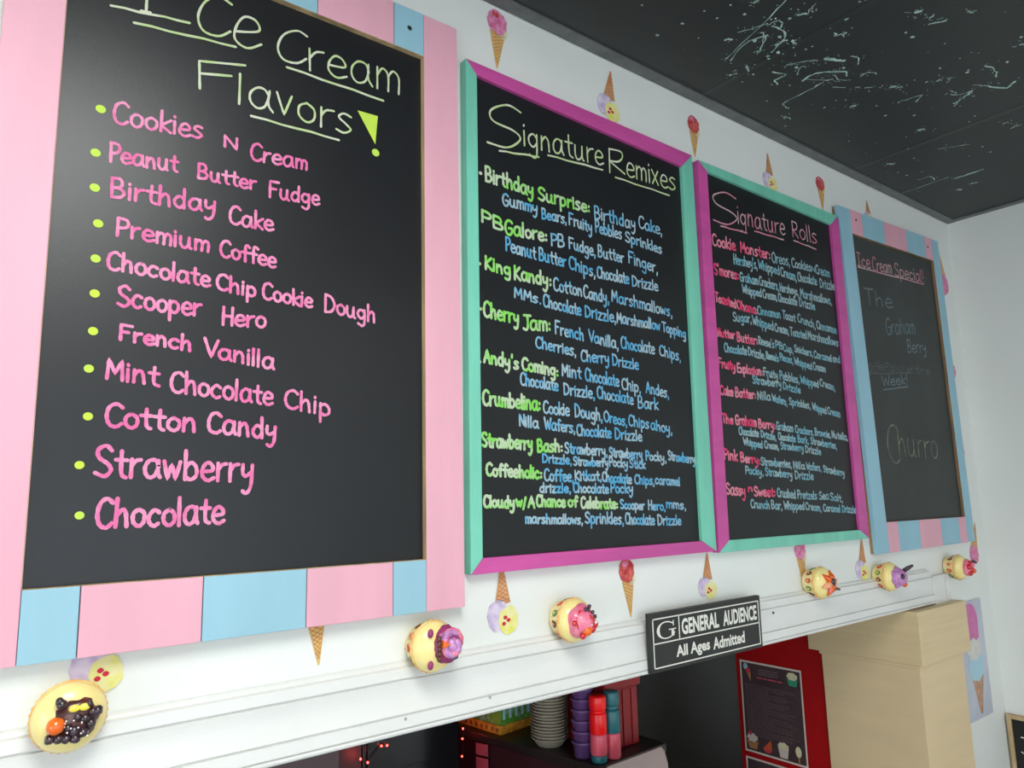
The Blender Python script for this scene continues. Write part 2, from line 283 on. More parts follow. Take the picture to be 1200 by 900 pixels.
WRITING={1: [('cream', 2.9, [('I', 0.1546, 2.5471, 0.1659, 2.5493, 0.0541), ('_', 0.1197, 2.5409, 0.2151, 2.5558, 0.0012), ('_', 0.1473, 2.5279, 0.2777, 2.544, 0.0013)]), ('cream', 2.9, [('C', 0.2257, 2.5432, 0.2702, 2.5557, 0.0597), ('e', 0.2766, 2.5436, 0.314, 2.554, 0.0801)]), ('cream', 2.9, [('C', 0.3383, 2.5426, 0.3826, 2.5563, 0.0526), ('ream', 0.3869, 2.548, 0.5406, 2.5596, 0.0616), ('_', 0.3526, 2.5396, 0.5125, 2.5395, 0.0014)]), ('cream', 2.9, [('F', 0.23, 2.4641, 0.2918, 2.4803, 0.041), ('l', 0.2818, 2.4586, 0.2889, 2.4596, 0.0479), ('avors', 0.3009, 2.4609, 0.4565, 2.4633, 0.0519), ('_', 0.3026, 2.4457, 0.4368, 2.4489, 0.0014)]), ('pink', 3.3, [('Cookies', 0.1311, 2.3817, 0.2374, 2.3911, 0.0286), ('N', 0.2679, 2.3888, 0.2842, 2.3884, 0.0164), ('Cream', 0.3046, 2.3801, 0.3861, 2.3865, 0.0249)]), ('pink', 3.3, [('Peanut', 0.1301, 2.3293, 0.2093, 2.3355, 0.0244), ('Butter', 0.2353, 2.3338, 0.3132, 2.3361, 0.0211), ('Fudge', 0.3328, 2.3307, 0.407, 2.3352, 0.0236)]), ('pink', 3.4, [('Birthday', 0.1336, 2.2824, 0.258, 2.2893, 0.0257), ('Cake', 0.2787, 2.2792, 0.339, 2.2808, 0.025)]), ('pink', 3.4, [('Premium', 0.1429, 2.2339, 0.2523, 2.2338, 0.0242), ('Coffee', 0.268, 2.2307, 0.3441, 2.2274, 0.0233)]), ('pink', 3.5, [('Chocolate', 0.1349, 2.1892, 0.2564, 2.1857, 0.0238), ('Chip', 0.2653, 2.1836, 0.3155, 2.1805, 0.0216), ('Cookie', 0.3273, 2.1799, 0.3995, 2.1766, 0.0226), ('Dough', 0.4192, 2.1742, 0.498, 2.1676, 0.0251)]), ('pink', 3.5, [('Scooper', 0.1485, 2.1444, 0.2461, 2.1433, 0.0258), ('Hero', 0.2747, 2.1365, 0.3309, 2.1388, 0.0251)]), ('pink', 3.6, [('French', 0.1536, 2.1017, 0.2343, 2.0961, 0.0198), ('Vanilla', 0.2525, 2.0911, 0.3456, 2.081, 0.0235)]), ('pink', 3.6, [('Mint', 0.1414, 2.0516, 0.1998, 2.0475, 0.0246), ('Chocolate', 0.2141, 2.0408, 0.3446, 2.0307, 0.0274), ('Chip', 0.3626, 2.0293, 0.4269, 2.0205, 0.0269)]), ('pink', 3.9, [('Cotton', 0.1437, 1.9934, 0.2439, 1.9907, 0.0278), ('Candy', 0.2617, 1.9902, 0.3494, 1.9849, 0.0275)]), ('pink', 4.1, [('Strawberry', 0.1353, 1.9342, 0.3199, 1.9258, 0.0364)]), ('pink', 4.2, [('Chocolate', 0.1405, 1.8734, 0.2853, 1.8734, 0.0334)]), ('lime', 1.0, [('*', 0.116, 2.3955, 0.116, 2.3955, 0.0059), ('*', 0.1136, 2.3361, 0.1136, 2.3361, 0.0058), ('*', 0.1153, 2.2903, 0.1153, 2.2903, 0.0058), ('*', 0.1215, 2.245, 0.1215, 2.245, 0.0057), ('*', 0.1213, 2.1998, 0.1213, 2.1998, 0.0056), ('*', 0.1228, 2.1557, 0.1228, 2.1557, 0.0056), ('*', 0.1237, 2.1088, 0.1237, 2.1088, 0.0055), ('*', 0.1218, 2.0625, 0.1218, 2.0625, 0.0054), ('*', 0.1242, 2.0049, 0.1242, 2.0049, 0.0053), ('*', 0.1188, 1.9472, 0.1188, 1.9472, 0.0052), ('*', 0.1222, 1.8888, 0.1222, 1.8888, 0.0051)]), ('lime', 1.0, [('tri', 0.4676, 2.5085, 0.4992, 2.4602, 0.0015), ('*', 0.4993, 2.4457, 0.4993, 2.4457, 0.0067)])], 2: [('cream', 1.0, [('*', 0.7033, 2.4646, 0.7033, 2.4646, 0.0036), ('*', 0.6981, 2.2975, 0.6981, 2.2975, 0.0034), ('*', 0.6983, 2.2171, 0.6983, 2.2171, 0.0033), ('*', 0.6947, 2.1246, 0.6947, 2.1246, 0.0032)]), ('cream', 2.1, [('S', 0.7194, 2.5208, 0.798, 2.5402, 0.0825), ('ignature', 0.8043, 2.5454, 1.0122, 2.563, 0.0488), ('_', 0.746, 2.5186, 0.839, 2.5331, 0.0017), ('_', 0.8627, 2.5432, 1.0091, 2.5529, 0.0018)]), ('cream', 2.1, [('R', 1.0287, 2.5526, 1.0744, 2.5609, 0.0499), ('emixes', 1.082, 2.5591, 1.2353, 2.563, 0.0501), ('_', 1.0456, 2.5459, 1.2138, 2.5478, 0.002)]), ('green', 2.8, [('Birthday', 0.7142, 2.4531, 0.8214, 2.4504, 0.0282), ('Surprise:', 0.8358, 2.4471, 0.9654, 2.4515, 0.0264)]), ('blue', 2.15, [('Birthday', 0.9813, 2.4426, 1.0972, 2.444, 0.0261), ('Cake,', 1.1107, 2.4506, 1.1805, 2.4501, 0.0253)]), ('blue', 2.15, [('Gummy', 0.7511, 2.4171, 0.8306, 2.4191, 0.0233), ('Bears,', 0.8427, 2.4117, 0.9027, 2.4148, 0.0207), ('Fruity', 0.9115, 2.4149, 0.9702, 2.41, 0.0231), ('Pebbles', 0.9821, 2.4142, 1.0547, 2.4148, 0.0238), ('Sprinkles', 1.067, 2.4118, 1.177, 2.4072, 0.021)]), ('green', 2.8, [('PB', 0.7052, 2.3749, 0.7497, 2.3671, 0.0223), ('Galore:', 0.7554, 2.3635, 0.8515, 2.3685, 0.0264)]), ('blue', 2.15, [('PB', 0.8638, 2.3626, 0.8961, 2.3655, 0.0239), ('Fudge,', 0.9092, 2.3664, 0.9769, 2.3638, 0.0228), ('Butter', 0.9862, 2.3638, 1.0588, 2.3647, 0.0236), ('Finger,', 1.074, 2.3675, 1.1596, 2.3604, 0.0245)]), ('blue', 2.15, [('Peanut', 0.7564, 2.3318, 0.8252, 2.3287, 0.0244), ('Butter', 0.8334, 2.3286, 0.8986, 2.3271, 0.0236), ('Chips,', 0.9073, 2.3253, 0.9745, 2.3215, 0.0243), ('Chocolate', 0.9815, 2.3209, 1.0709, 2.3216, 0.0234), ('Drizzle', 1.0808, 2.3196, 1.1592, 2.321, 0.0224)]), ('green', 2.8, [('King', 0.7107, 2.2906, 0.7628, 2.2872, 0.0235), ('Kandy:', 0.7742, 2.2828, 0.8584, 2.2821, 0.026)]), ('blue', 2.15, [('Cotton', 0.8665, 2.2768, 0.9357, 2.2758, 0.0236), ('Candy,', 0.9423, 2.2734, 1.0092, 2.273, 0.0244), ('Marshmallows,', 1.019, 2.278, 1.1986, 2.2706, 0.0239)]), ('blue', 2.15, [('MMs.', 0.7732, 2.2495, 0.8323, 2.2456, 0.0192), ('Chocolate', 0.8403, 2.2419, 0.9337, 2.2368, 0.0233), ('Drizzle,', 0.9449, 2.2366, 1.0259, 2.2353, 0.0225), ('Marshmallow', 1.0308, 2.2359, 1.1577, 2.2357, 0.0218), ('Topping', 1.1656, 2.2348, 1.2398, 2.2287, 0.0208)]), ('green', 2.8, [('Cherry', 0.7052, 2.2045, 0.7794, 2.2005, 0.0262), ('Jam:', 0.7907, 2.1925, 0.8528, 2.1969, 0.0271)]), ('blue', 2.15, [('French', 0.8672, 2.1938, 0.9357, 2.1887, 0.0231), ('Vanilla,', 0.9513, 2.1888, 1.0297, 2.182, 0.0223), ('Chocolate', 1.0395, 2.1848, 1.1375, 2.1826, 0.0232), ('Chips,', 1.1533, 2.1824, 1.2181, 2.1758, 0.0223)]), ('blue', 2.15, [('Cherries,', 0.8192, 2.163, 0.9144, 2.1568, 0.021), ('Cherry', 0.9292, 2.1484, 1.0017, 2.1502, 0.0219), ('Drizzle', 1.0133, 2.1479, 1.0861, 2.1458, 0.0209)]), ('green', 2.8, [("Andy's", 0.7035, 2.1255, 0.7768, 2.1187, 0.0226), ('Coming:', 0.7864, 2.1195, 0.8679, 2.1139, 0.022)]), ('blue', 2.15, [('Mint', 0.8805, 2.1166, 0.9274, 2.1139, 0.0227), ('Chocolate', 0.9383, 2.1115, 1.0273, 2.1066, 0.0235), ('Chip,', 1.0365, 2.1022, 1.0877, 2.0988, 0.0225), ('Andes,', 1.1054, 2.1, 1.1727, 2.0938, 0.0215)]), ('blue', 2.15, [('Chocolate', 0.7817, 2.0917, 0.8688, 2.0871, 0.0218), ('Drizzle,', 0.8831, 2.0818, 0.9587, 2.0786, 0.0211), ('Chocolate', 0.9678, 2.0808, 1.0661, 2.0734, 0.022), ('Bark', 1.0804, 2.0673, 1.1388, 2.067, 0.0228)]), ('green', 2.8, [('Crumbelina:', 0.7002, 2.0523, 0.8228, 2.0486, 0.0254)]), ('blue', 2.15, [('Cookie', 0.8326, 2.0445, 0.8939, 2.0429, 0.0219), ('Dough,', 0.9087, 2.042, 0.9766, 2.0371, 0.0227), ('Oreos,', 0.9833, 2.0357, 1.0437, 2.0299, 0.02), ('Chips', 1.0509, 2.0302, 1.1075, 2.0273, 0.0206), ('ahoy,', 1.115, 2.0258, 1.1771, 2.0192, 0.0211)]), ('blue', 2.15, [('Nilla', 0.7775, 2.0194, 0.8197, 2.0165, 0.0196), ('Wafers,', 0.8335, 2.0155, 0.9051, 2.0118, 0.0203), ('Chocolate', 0.9112, 2.0073, 0.9998, 2.0052, 0.021), ('Drizzle', 1.0113, 2.0039, 1.0855, 2.0009, 0.0202)]), ('green', 2.8, [('Strawberry', 0.697, 1.9821, 0.8028, 1.9784, 0.0234), ('Bash:', 0.8162, 1.9757, 0.8722, 1.9767, 0.0214)]), ('blue', 2.15, [('Strawberry,', 0.8803, 1.9738, 0.9862, 1.9707, 0.0191), ('Strawberry', 0.993, 1.9692, 1.0829, 1.9653, 0.0183), ('Pocky,', 1.0952, 1.9638, 1.1536, 1.961, 0.0172), ('Strawberry', 1.1618, 1.9645, 1.2456, 1.9583, 0.0178)]), ('blue', 2.0, [('Drizzle,', 0.8272, 1.9564, 0.8939, 1.9539, 0.0153), ('Strawberry', 0.9001, 1.9524, 0.9872, 1.9497, 0.0159), ('Pocky', 0.9919, 1.9514, 1.0405, 1.9483, 0.0164), ('Stick', 1.0477, 1.9484, 1.0914, 1.9469, 0.0168)]), ('green', 2.8, [('Coffeeholic:', 0.7047, 1.9341, 0.8222, 1.928, 0.0203)]), ('blue', 2.15, [('Coffee,', 0.8299, 1.925, 0.8966, 1.923, 0.0198), ('Kitkat,', 0.9029, 1.9245, 0.9677, 1.9241, 0.0173), ('Chocolate', 0.9721, 1.9225, 1.0503, 1.9171, 0.0179), ('Chips,', 1.0599, 1.917, 1.114, 1.9148, 0.0168), ('caramel', 1.1191, 1.9165, 1.1918, 1.9123, 0.0172)]), ('blue', 2.15, [('drizzle,', 0.8194, 1.9043, 0.8894, 1.9032, 0.0166), ('Chocolate', 0.8977, 1.9031, 0.9865, 1.9001, 0.0172), ('Pocky', 0.9934, 1.9016, 1.0514, 1.899, 0.0179)]), ('green', 2.8, [('Cloudy', 0.6984, 1.8827, 0.7602, 1.8795, 0.0183), ('w/', 0.7658, 1.8822, 0.7861, 1.8788, 0.0173), ('A', 0.7918, 1.8801, 0.8049, 1.8783, 0.0175), ('Chance', 0.8108, 1.881, 0.8759, 1.8777, 0.0193), ('of', 0.8841, 1.879, 0.9068, 1.8769, 0.0183), ('Celebrate:', 0.9152, 1.8751, 1.0074, 1.8709, 0.0188)]), ('blue', 2.15, [('Scooper', 1.0166, 1.8706, 1.083, 1.8671, 0.0163), ('Hero,', 1.0952, 1.8667, 1.1429, 1.8636, 0.0168), ('mms,', 1.1485, 1.8685, 1.2063, 1.8634, 0.0172)]), ('blue', 2.15, [('marshmallows,', 0.7852, 1.8529, 0.9158, 1.8461, 0.0163), ('Sprinkles,', 0.9243, 1.8472, 1.0216, 1.8417, 0.0204), ('Chocolate', 1.0286, 1.8414, 1.1103, 1.8363, 0.0196), ('Drizzle', 1.1203, 1.8359, 1.1901, 1.8329, 0.0186)])], 3: [('rose', 1.7, [('S', 1.3676, 2.5181, 1.4613, 2.5321, 0.0809), ('ignature', 1.4653, 2.5373, 1.6675, 2.5489, 0.0486), ('_', 1.393, 2.5152, 1.4977, 2.5203, 0.0022), ('_', 1.5309, 2.5317, 1.6578, 2.5354, 0.0023)]), ('rose', 1.7, [('Rolls', 1.7038, 2.5541, 1.8202, 2.5562, 0.0445), ('_', 1.7062, 2.5429, 1.8134, 2.5404, 0.0025)]), ('red', 2.3, [('Cookie', 1.3586, 2.4623, 1.4467, 2.4649, 0.0279), ('Monster:', 1.4672, 2.4667, 1.5882, 2.4699, 0.027)]), ('teal', 1.85, [('Oreos,', 1.5984, 2.4629, 1.6758, 2.4701, 0.028), ('Cookies', 1.6872, 2.4675, 1.7771, 2.4718, 0.024), ('N', 1.7814, 2.4725, 1.7983, 2.4731, 0.0147), ('Cream', 1.8023, 2.4714, 1.8716, 2.4712, 0.0248)]), ('teal', 1.85, [("Hershey's,", 1.4362, 2.4313, 1.5294, 2.4351, 0.0241), ('Whipped', 1.5367, 2.4364, 1.6248, 2.4363, 0.0227), ('Cream,', 1.6322, 2.4353, 1.7019, 2.4334, 0.0234), ('Chocolate', 1.7101, 2.4348, 1.8011, 2.4381, 0.024), ('Drizzle', 1.8174, 2.4336, 1.8926, 2.4383, 0.0248)]), ('red', 2.3, [("S'mores:", 1.3576, 2.3926, 1.4485, 2.3935, 0.0254)]), ('teal', 1.85, [('Graham', 1.4551, 2.3925, 1.5277, 2.3938, 0.0218), ('Crackers,', 1.5349, 2.3949, 1.6153, 2.3946, 0.0225), ('Hersheys,', 1.6226, 2.3936, 1.7042, 2.395, 0.0208), ('Marshmallows,', 1.7157, 2.3921, 1.8672, 2.3935, 0.0217)]), ('teal', 1.85, [('Whipped', 1.4618, 2.3642, 1.5382, 2.3653, 0.0196), ('Cream,', 1.5452, 2.3642, 1.6039, 2.3664, 0.0201), ('Chocolate', 1.6112, 2.3653, 1.6959, 2.3665, 0.0206), ('Drizzle', 1.7078, 2.3659, 1.7813, 2.3671, 0.0213)]), ('red', 2.3, [('Toasted', 1.3539, 2.3274, 1.4302, 2.3221, 0.0208), ('Ohana:', 1.4367, 2.321, 1.5147, 2.3193, 0.0214)]), ('teal', 1.85, [('Cinnamon', 1.5183, 2.3197, 1.6126, 2.3216, 0.0198), ('Toast', 1.6241, 2.3232, 1.6814, 2.3218, 0.0204), ('Crunch,', 1.6934, 2.3234, 1.773, 2.3152, 0.021), ('Cinnamon', 1.7815, 2.3163, 1.88, 2.3142, 0.0216)]), ('teal', 1.85, [('Sugar,', 1.4167, 2.2896, 1.4874, 2.2946, 0.0211), ('Whipped', 1.4939, 2.2913, 1.5783, 2.2869, 0.0217), ('Cream,', 1.5855, 2.2857, 1.645, 2.2841, 0.02), ('Toasted', 1.6525, 2.2828, 1.727, 2.2825, 0.0205), ('Marshmallows', 1.7352, 2.2834, 1.8827, 2.279, 0.0213)]), ('red', 2.3, [('Nutter', 1.3546, 2.2458, 1.4183, 2.2472, 0.0183), ('Butter:', 1.4275, 2.2422, 1.505, 2.2425, 0.0209)]), ('teal', 1.85, [("Reese's", 1.5123, 2.2454, 1.5758, 2.2417, 0.0194), ('PB', 1.5835, 2.2447, 1.6126, 2.2413, 0.0175), ('Cup,', 1.616, 2.2395, 1.6574, 2.2372, 0.0177), ('Snickers,', 1.6658, 2.2425, 1.7483, 2.2375, 0.0182), ('Caramel', 1.7562, 2.236, 1.8397, 2.2326, 0.0187), ('and', 1.8485, 2.2334, 1.8837, 2.2344, 0.0191)]), ('teal', 1.85, [('Chocolate', 1.376, 2.2126, 1.4605, 2.2131, 0.0204), ('Drizzle,', 1.4673, 2.2138, 1.5323, 2.2099, 0.0189), ("Reese's", 1.5397, 2.2127, 1.5896, 2.209, 0.0172), ('Pieces,', 1.5976, 2.214, 1.6535, 2.2107, 0.0176), ('Whipped', 1.6609, 2.2092, 1.7388, 2.203, 0.018), ('Cream', 1.747, 2.2037, 1.8047, 2.2019, 0.0184)]), ('red', 2.3, [('Fruity', 1.3501, 2.1747, 1.4097, 2.1721, 0.02), ('Explosion:', 1.419, 2.1689, 1.5164, 2.169, 0.0206)]), ('teal', 1.85, [('Fruity', 1.5235, 2.1696, 1.58, 2.1658, 0.0191), ('Pebbles,', 1.5911, 2.1667, 1.6732, 2.1624, 0.0196), ('Whipped', 1.6811, 2.163, 1.7642, 2.1581, 0.018), ('Cream,', 1.7732, 2.1632, 1.8436, 2.1547, 0.0185)]), ('teal', 1.85, [('Strawberry', 1.476, 2.1474, 1.5918, 2.1456, 0.0189), ('Drizzle', 1.6023, 2.1422, 1.6771, 2.1366, 0.0174)]), ('red', 2.3, [('Cake', 1.3496, 2.1127, 1.3964, 2.1119, 0.0197), ('Batter:', 1.4058, 2.1106, 1.4817, 2.1114, 0.0202)]), ('teal', 1.85, [('Nilla', 1.4917, 2.11, 1.5439, 2.1112, 0.0186), ('Wafers,', 1.5508, 2.1095, 1.6115, 2.1027, 0.0169), ('Sprinkles,', 1.623, 2.1055, 1.7145, 2.0998, 0.0174), ('Whipped', 1.7262, 2.0983, 1.7902, 2.0905, 0.0179), ('Cream', 1.7987, 2.091, 1.8573, 2.0848, 0.0183)]), ('red', 2.3, [('The', 1.3489, 2.0496, 1.389, 2.0474, 0.0193), ('Graham', 1.3986, 2.0478, 1.4767, 2.045, 0.0218), ('Berry:', 1.4866, 2.0434, 1.5522, 2.0418, 0.0204)]), ('teal', 1.85, [('Graham', 1.5594, 2.0421, 1.6282, 2.0383, 0.0188), ('Crackers,', 1.6392, 2.0366, 1.7198, 2.0329, 0.0172), ('Brownie,', 1.7278, 2.0331, 1.8007, 2.0288, 0.0177), ('Nutella,', 1.8091, 2.029, 1.886, 2.0245, 0.0182)]), ('teal', 1.85, [('Chocolate', 1.4087, 2.025, 1.4838, 2.0214, 0.0178), ('Drizzle,', 1.494, 2.0217, 1.5522, 2.0154, 0.0163), ('Chocolate', 1.5632, 2.0177, 1.6358, 2.0135, 0.0167), ('Bark,', 1.6471, 2.0137, 1.6927, 2.0107, 0.0171), ('Strawberries,', 1.7045, 2.011, 1.8254, 2.0006, 0.0176)]), ('teal', 1.85, [('Whipped', 1.422, 2.0021, 1.4941, 1.9959, 0.0158), ('Cream,', 1.5043, 1.9961, 1.5598, 1.9932, 0.0162), ('Strawberry', 1.5708, 1.9954, 1.6665, 1.9911, 0.0167), ('Drizzle', 1.6777, 1.9891, 1.7479, 1.9839, 0.0172)]), ('red', 2.3, [('Pink', 1.3492, 1.9684, 1.3953, 1.9652, 0.0228), ('Berry:', 1.4078, 1.9634, 1.4791, 1.9582, 0.0195)]), ('teal', 1.85, [('Strawberries,', 1.4856, 1.9563, 1.608, 1.9509, 0.0182), ('Nilla', 1.6188, 1.9489, 1.6674, 1.947, 0.0167), ('Wafers,', 1.6751, 1.947, 1.7412, 1.943, 0.017), ('Strawberry', 1.753, 1.9408, 1.8514, 1.9299, 0.0175)]), ('teal', 1.85, [('Pocky,', 1.4238, 1.9367, 1.4893, 1.9327, 0.0175), ('Strawberry', 1.4994, 1.9327, 1.6081, 1.9264, 0.0181), ('Drizzle', 1.6225, 1.9243, 1.7021, 1.9218, 0.0188)]), ('red', 2.3, [('Sassy', 1.3468, 1.8923, 1.4147, 1.8873, 0.0243), ('n', 1.4286, 1.8966, 1.4416, 1.8964, 0.0153), ('Sweet:', 1.4502, 1.8867, 1.5306, 1.8832, 0.0214)]), ('teal', 1.85, [('Crushed', 1.541, 1.883, 1.6156, 1.8775, 0.0201), ('Pretzels', 1.6267, 1.8772, 1.7101, 1.8734, 0.0186), ('Sea', 1.7218, 1.8732, 1.7659, 1.8722, 0.0191), ('Salt,', 1.7737, 1.8699, 1.8311, 1.8643, 0.0173)]), ('teal', 1.85, [('Crunch', 1.4339, 1.8604, 1.503, 1.8565, 0.0173), ('Bar,', 1.5132, 1.8562, 1.5544, 1.853, 0.0177), ('Whipped', 1.565, 1.8527, 1.6487, 1.8502, 0.0181), ('Cream,', 1.6562, 1.85, 1.725, 1.8437, 0.0166), ('Caramel', 1.7368, 1.8434, 1.8139, 1.8388, 0.017), ('Drizzle', 1.8265, 1.8384, 1.895, 1.834, 0.0175)])], 4: [('rose', 1.6, [('Ice', 2.0385, 2.5355, 2.114, 2.5386, 0.0406), ('Cream', 2.1289, 2.536, 2.248, 2.5459, 0.0419), ('Special!', 2.2697, 2.5442, 2.4654, 2.5545, 0.0411), ('_', 2.0375, 2.5302, 2.4639, 2.5485, 0.0028)]), ('dimblue', 1.6, [('The', 2.0609, 2.4217, 2.2296, 2.4354, 0.0459)]), ('dimblue', 1.6, [('Graham', 2.1732, 2.3466, 2.3617, 2.3716, 0.0496), ('Berry', 2.3004, 2.3055, 2.4261, 2.3183, 0.0392)]), ('faint', 1.5, [('Coffee', 2.0414, 2.2223, 2.1342, 2.2352, 0.0255), ('Flavor', 2.1441, 2.2336, 2.2641, 2.2439, 0.0238), ('of', 2.2804, 2.2427, 2.3201, 2.2434, 0.0217), ('the', 2.3377, 2.2449, 2.439, 2.248, 0.0251), ('_', 2.0355, 2.2169, 2.3201, 2.2434, 0.0026)]), ('dimblue', 1.5, [('Week!', 2.1137, 2.1859, 2.2719, 2.2053, 0.0313), ('_', 2.1167, 2.1762, 2.2758, 2.1978, 0.0026)]), ('churro', 1.7, [('C', 2.1087, 1.9701, 2.18, 1.9659, 0.1081), ('hurro', 2.1744, 1.988, 2.4261, 1.981, 0.0876)])]}
TRI=[(0.4672, 2.5079), (0.5029, 2.5092), (0.4987, 2.4596)]
GREY=[(1.3194, 0.9505), (1.3194, 1.2997), (1.3103, 1.3285), (1.2999, 1.3397), (1.28, 1.3386), (1.1319, 1.3355), (1.1319, 0.9505)]
SPLAT=[([(1.1944, -0.3358), (1.2196, -0.2678), (1.2611, -0.1484)], 1), ([(1.2024, -0.2217), (1.2278, -0.2737)], 1), ([(1.2577, -0.2512), (1.2472, -0.2082), (1.2739, -0.1519)], 1), ([(1.2442, -0.2515), (1.2702, -0.24), (1.2991, -0.2029)], 1.2), ([(1.2313, -0.2714), (1.2372, -0.2927), (1.2552, -0.2885), (1.2613, -0.2813)], 1.2), ([(1.241, -0.2735), (1.2683, -0.2785), (1.2967, -0.2691), (1.3193, -0.2226)], 1.8), ([(1.2847, -0.2245), (1.2463, -0.253)], 1.3), ([(1.3024, -0.2424), (1.307, -0.2683)], 2), ([(1.3181, -0.1199), (1.3254, -0.131)], 3), ([(1.3899, -0.2197), (1.4125, -0.2505), (1.4261, -0.2658)], 1.4), ([(1.3876, -0.2181), (1.3972, -0.2272)], 3), ([(1.4429, -0.2084), (1.4207, -0.2279), (1.4303, -0.237)], 1), ([(1.4352, -0.2778), (1.4576, -0.2881), (1.4778, -0.2969)], 5), ([(1.4733, -0.316), (1.4957, -0.3208), (1.5165, -0.3074)], 1.2), ([(1.3878, -0.1812), (1.4197, -0.192), (1.4191, -0.1673), (1.4421, -0.1589)], 1.8), ([(1.4754, -0.2011), (1.469, -0.2292), (1.4847, -0.2499), (1.5199, -0.2772)], 2.4), ([(1.4759, -0.21), (1.5151, -0.2328), (1.5253, -0.245)], 1.2), ([(1.4875, -0.2543), (1.518, -0.2783), (1.5409, -0.2718)], 2), ([(1.5204, -0.2268), (1.5238, -0.1848), (1.525, -0.126), (1.538, -0.1145), (1.5587, -0.115)], 1.1), ([(1.5667, -0.2901), (1.5636, -0.3059), (1.5848, -0.315)], 1.3), ([(1.3777, -0.3319), (1.3848, -0.352), (1.3864, -0.3432)], 1.6), ([(1.2524, -0.324), (1.2602, -0.3341)], 3), ([(1.4376, -0.4677), (1.4421, -0.4728)], 4.5), ([(1.497, -0.4634), (1.5126, -0.4898)], 2), ([(1.5254, -0.5316), (1.5286, -0.5339)], 3), ([(1.6705, -0.3078), (1.6744, -0.3156)], 5), ([(1.6787, -0.3136), (1.6933, -0.3239)], 1), ([(1.7548, -0.2948), (1.7679, -0.3349), (1.7861, -0.3127)], 1.4), ([(1.8227, -0.3763), (1.8427, -0.393), (1.8456, -0.4161), (1.8636, -0.385), (1.8862, -0.3596)], 1.4), ([(1.8624, -0.3909), (1.8527, -0.4081)], 3), ([(1.7584, -0.4734), (1.7856, -0.4811), (1.8243, -0.4727)], 2), ([(1.857, -0.4461), (1.8998, -0.4674), (1.8839, -0.4903)], 2.4), ([(1.8218, -0.4275), (1.857, -0.4461)], 1), ([(1.9422, -0.2537), (1.9431, -0.2608)], 5), ([(1.6767, -0.2093), (1.6845, -0.2176)], 4), ([(1.5919, -0.0805), (1.5916, -0.0877), (1.6094, -0.0883)], 1), ([(2.3488, -0.1819), (2.3517, -0.2049), (2.3509, -0.2555)], 4.5), ([(2.3305, -0.0249), (2.323, -0.1747)], 0.8), ([(2.0757, -0.1103), (2.0895, -0.1179)], 3), ([(2.45, -0.1461), (2.457, -0.1577)], 3.5), ([(2.432, -0.1919), (2.4414, -0.2092)], 2), ([(2.1326, -0.3982), (2.1343, -0.4229)], 1.6), ([(2.0999, -0.2379), (2.1421, -0.297)], 0.9), ([(2.269, -0.1121), (2.2682, -0.141), (2.3089, -0.1396)], 1), ([(2.2182, -0.0162), (2.334, -0.0156)], 1), ([(1.7302, -0.5495), (1.7347, -0.5549)], 3), ([(1.7323, -0.3829), (1.7325, -0.3893)], 3), ([(1.746, -0.4013), (1.7475, -0.4061)], 2), ([(1.1507, -0.2975), (1.1513, -0.3014)], 4), ([(1.3162, -0.2729), (1.3339, -0.27)], 3), ([(1.2031, -0.1972), (1.2129, -0.1991)], 3), ([(1.5594, -0.2292), (1.5831, -0.2435)], 1), ([(1.6028, -0.2599), (1.6062, -0.2623)], 2), ([(1.6218, -0.2708), (1.6342, -0.2821)], 1), ([(1.5127, -0.2579), (1.5391, -0.2523), (1.5604, -0.2674)], 1), ([(1.3189, -0.1613), (1.34, -0.1531)], 1.5), ([(1.2665, -0.3341), (1.2494, -0.3623)], 0.8), ([(1.4737, -0.4826), (1.4807, -0.4764)], 2), ([(2.0886, -0.3987), (2.0894, -0.4069)], 1.5), ([(1.8048, -0.3834), (1.8255, -0.3888)], 1)]
DECALS=[('up', (0.7537, 2.6909), (0.7586, 2.8088), 0.0283), ('down', (1.0586, 2.7944), (1.0438, 2.6778), 0.0338), ('up', (1.3301, 2.6756), (1.3336, 2.7778), 0.0259), ('down', (1.6359, 2.7708), (1.6375, 2.6672), 0.0319), ('up', (1.8922, 2.6745), (1.8899, 2.7706), 0.0281), ('down', (2.1559, 2.7654), (2.1626, 2.6931), 0.0274), ('down', (0.1511, 1.7925), (0.1519, 1.6832), 0.0283), ('up', (0.4225, 1.675), (0.4144, 1.7776), 0.0224), ('down', (0.7402, 1.7915), (0.7423, 1.6719), 0.0318), ('up', (1.0438, 1.6669), (1.0372, 1.7749), 0.0255), ('down', (1.2827, 1.7702), (1.2759, 1.6746), 0.0311), ('up', (1.641, 1.663), (1.6364, 1.7794), 0.0294), ('down', (1.9335, 1.7678), (1.9207, 1.6543), 0.0355), ('up2', (2.6766, 1.7781), (2.6315, 1.6477), 0.0401), ('up2', (2.6341, 2.7097), (2.6583, 2.5437), 0.0422), ('up2', (2.6008, 2.376), (2.64, 2.249), 0.0409), ('up2', (2.6045, 2.1181), (2.6324, 1.9785), 0.0402)]
CUPS=[(0.1218, 1.6733), (0.5836, 1.6828), (0.8655, 1.687), (1.6559, 1.6791), (1.9914, 1.6646), (2.4244, 1.6556)]
SIGN=[(1.0543, 1.5662), (1.405, 1.5675), (1.4125, 1.6747), (1.0602, 1.6736)]
NAILS=[(0.5463, 1.5851), (0.6966, 1.5877), (1.4743, 1.6286)]
POSTER2=[(2.4415, 1.1963), (2.6319, 1.1887), (2.6422, 1.53), (2.5083, 1.5413)]
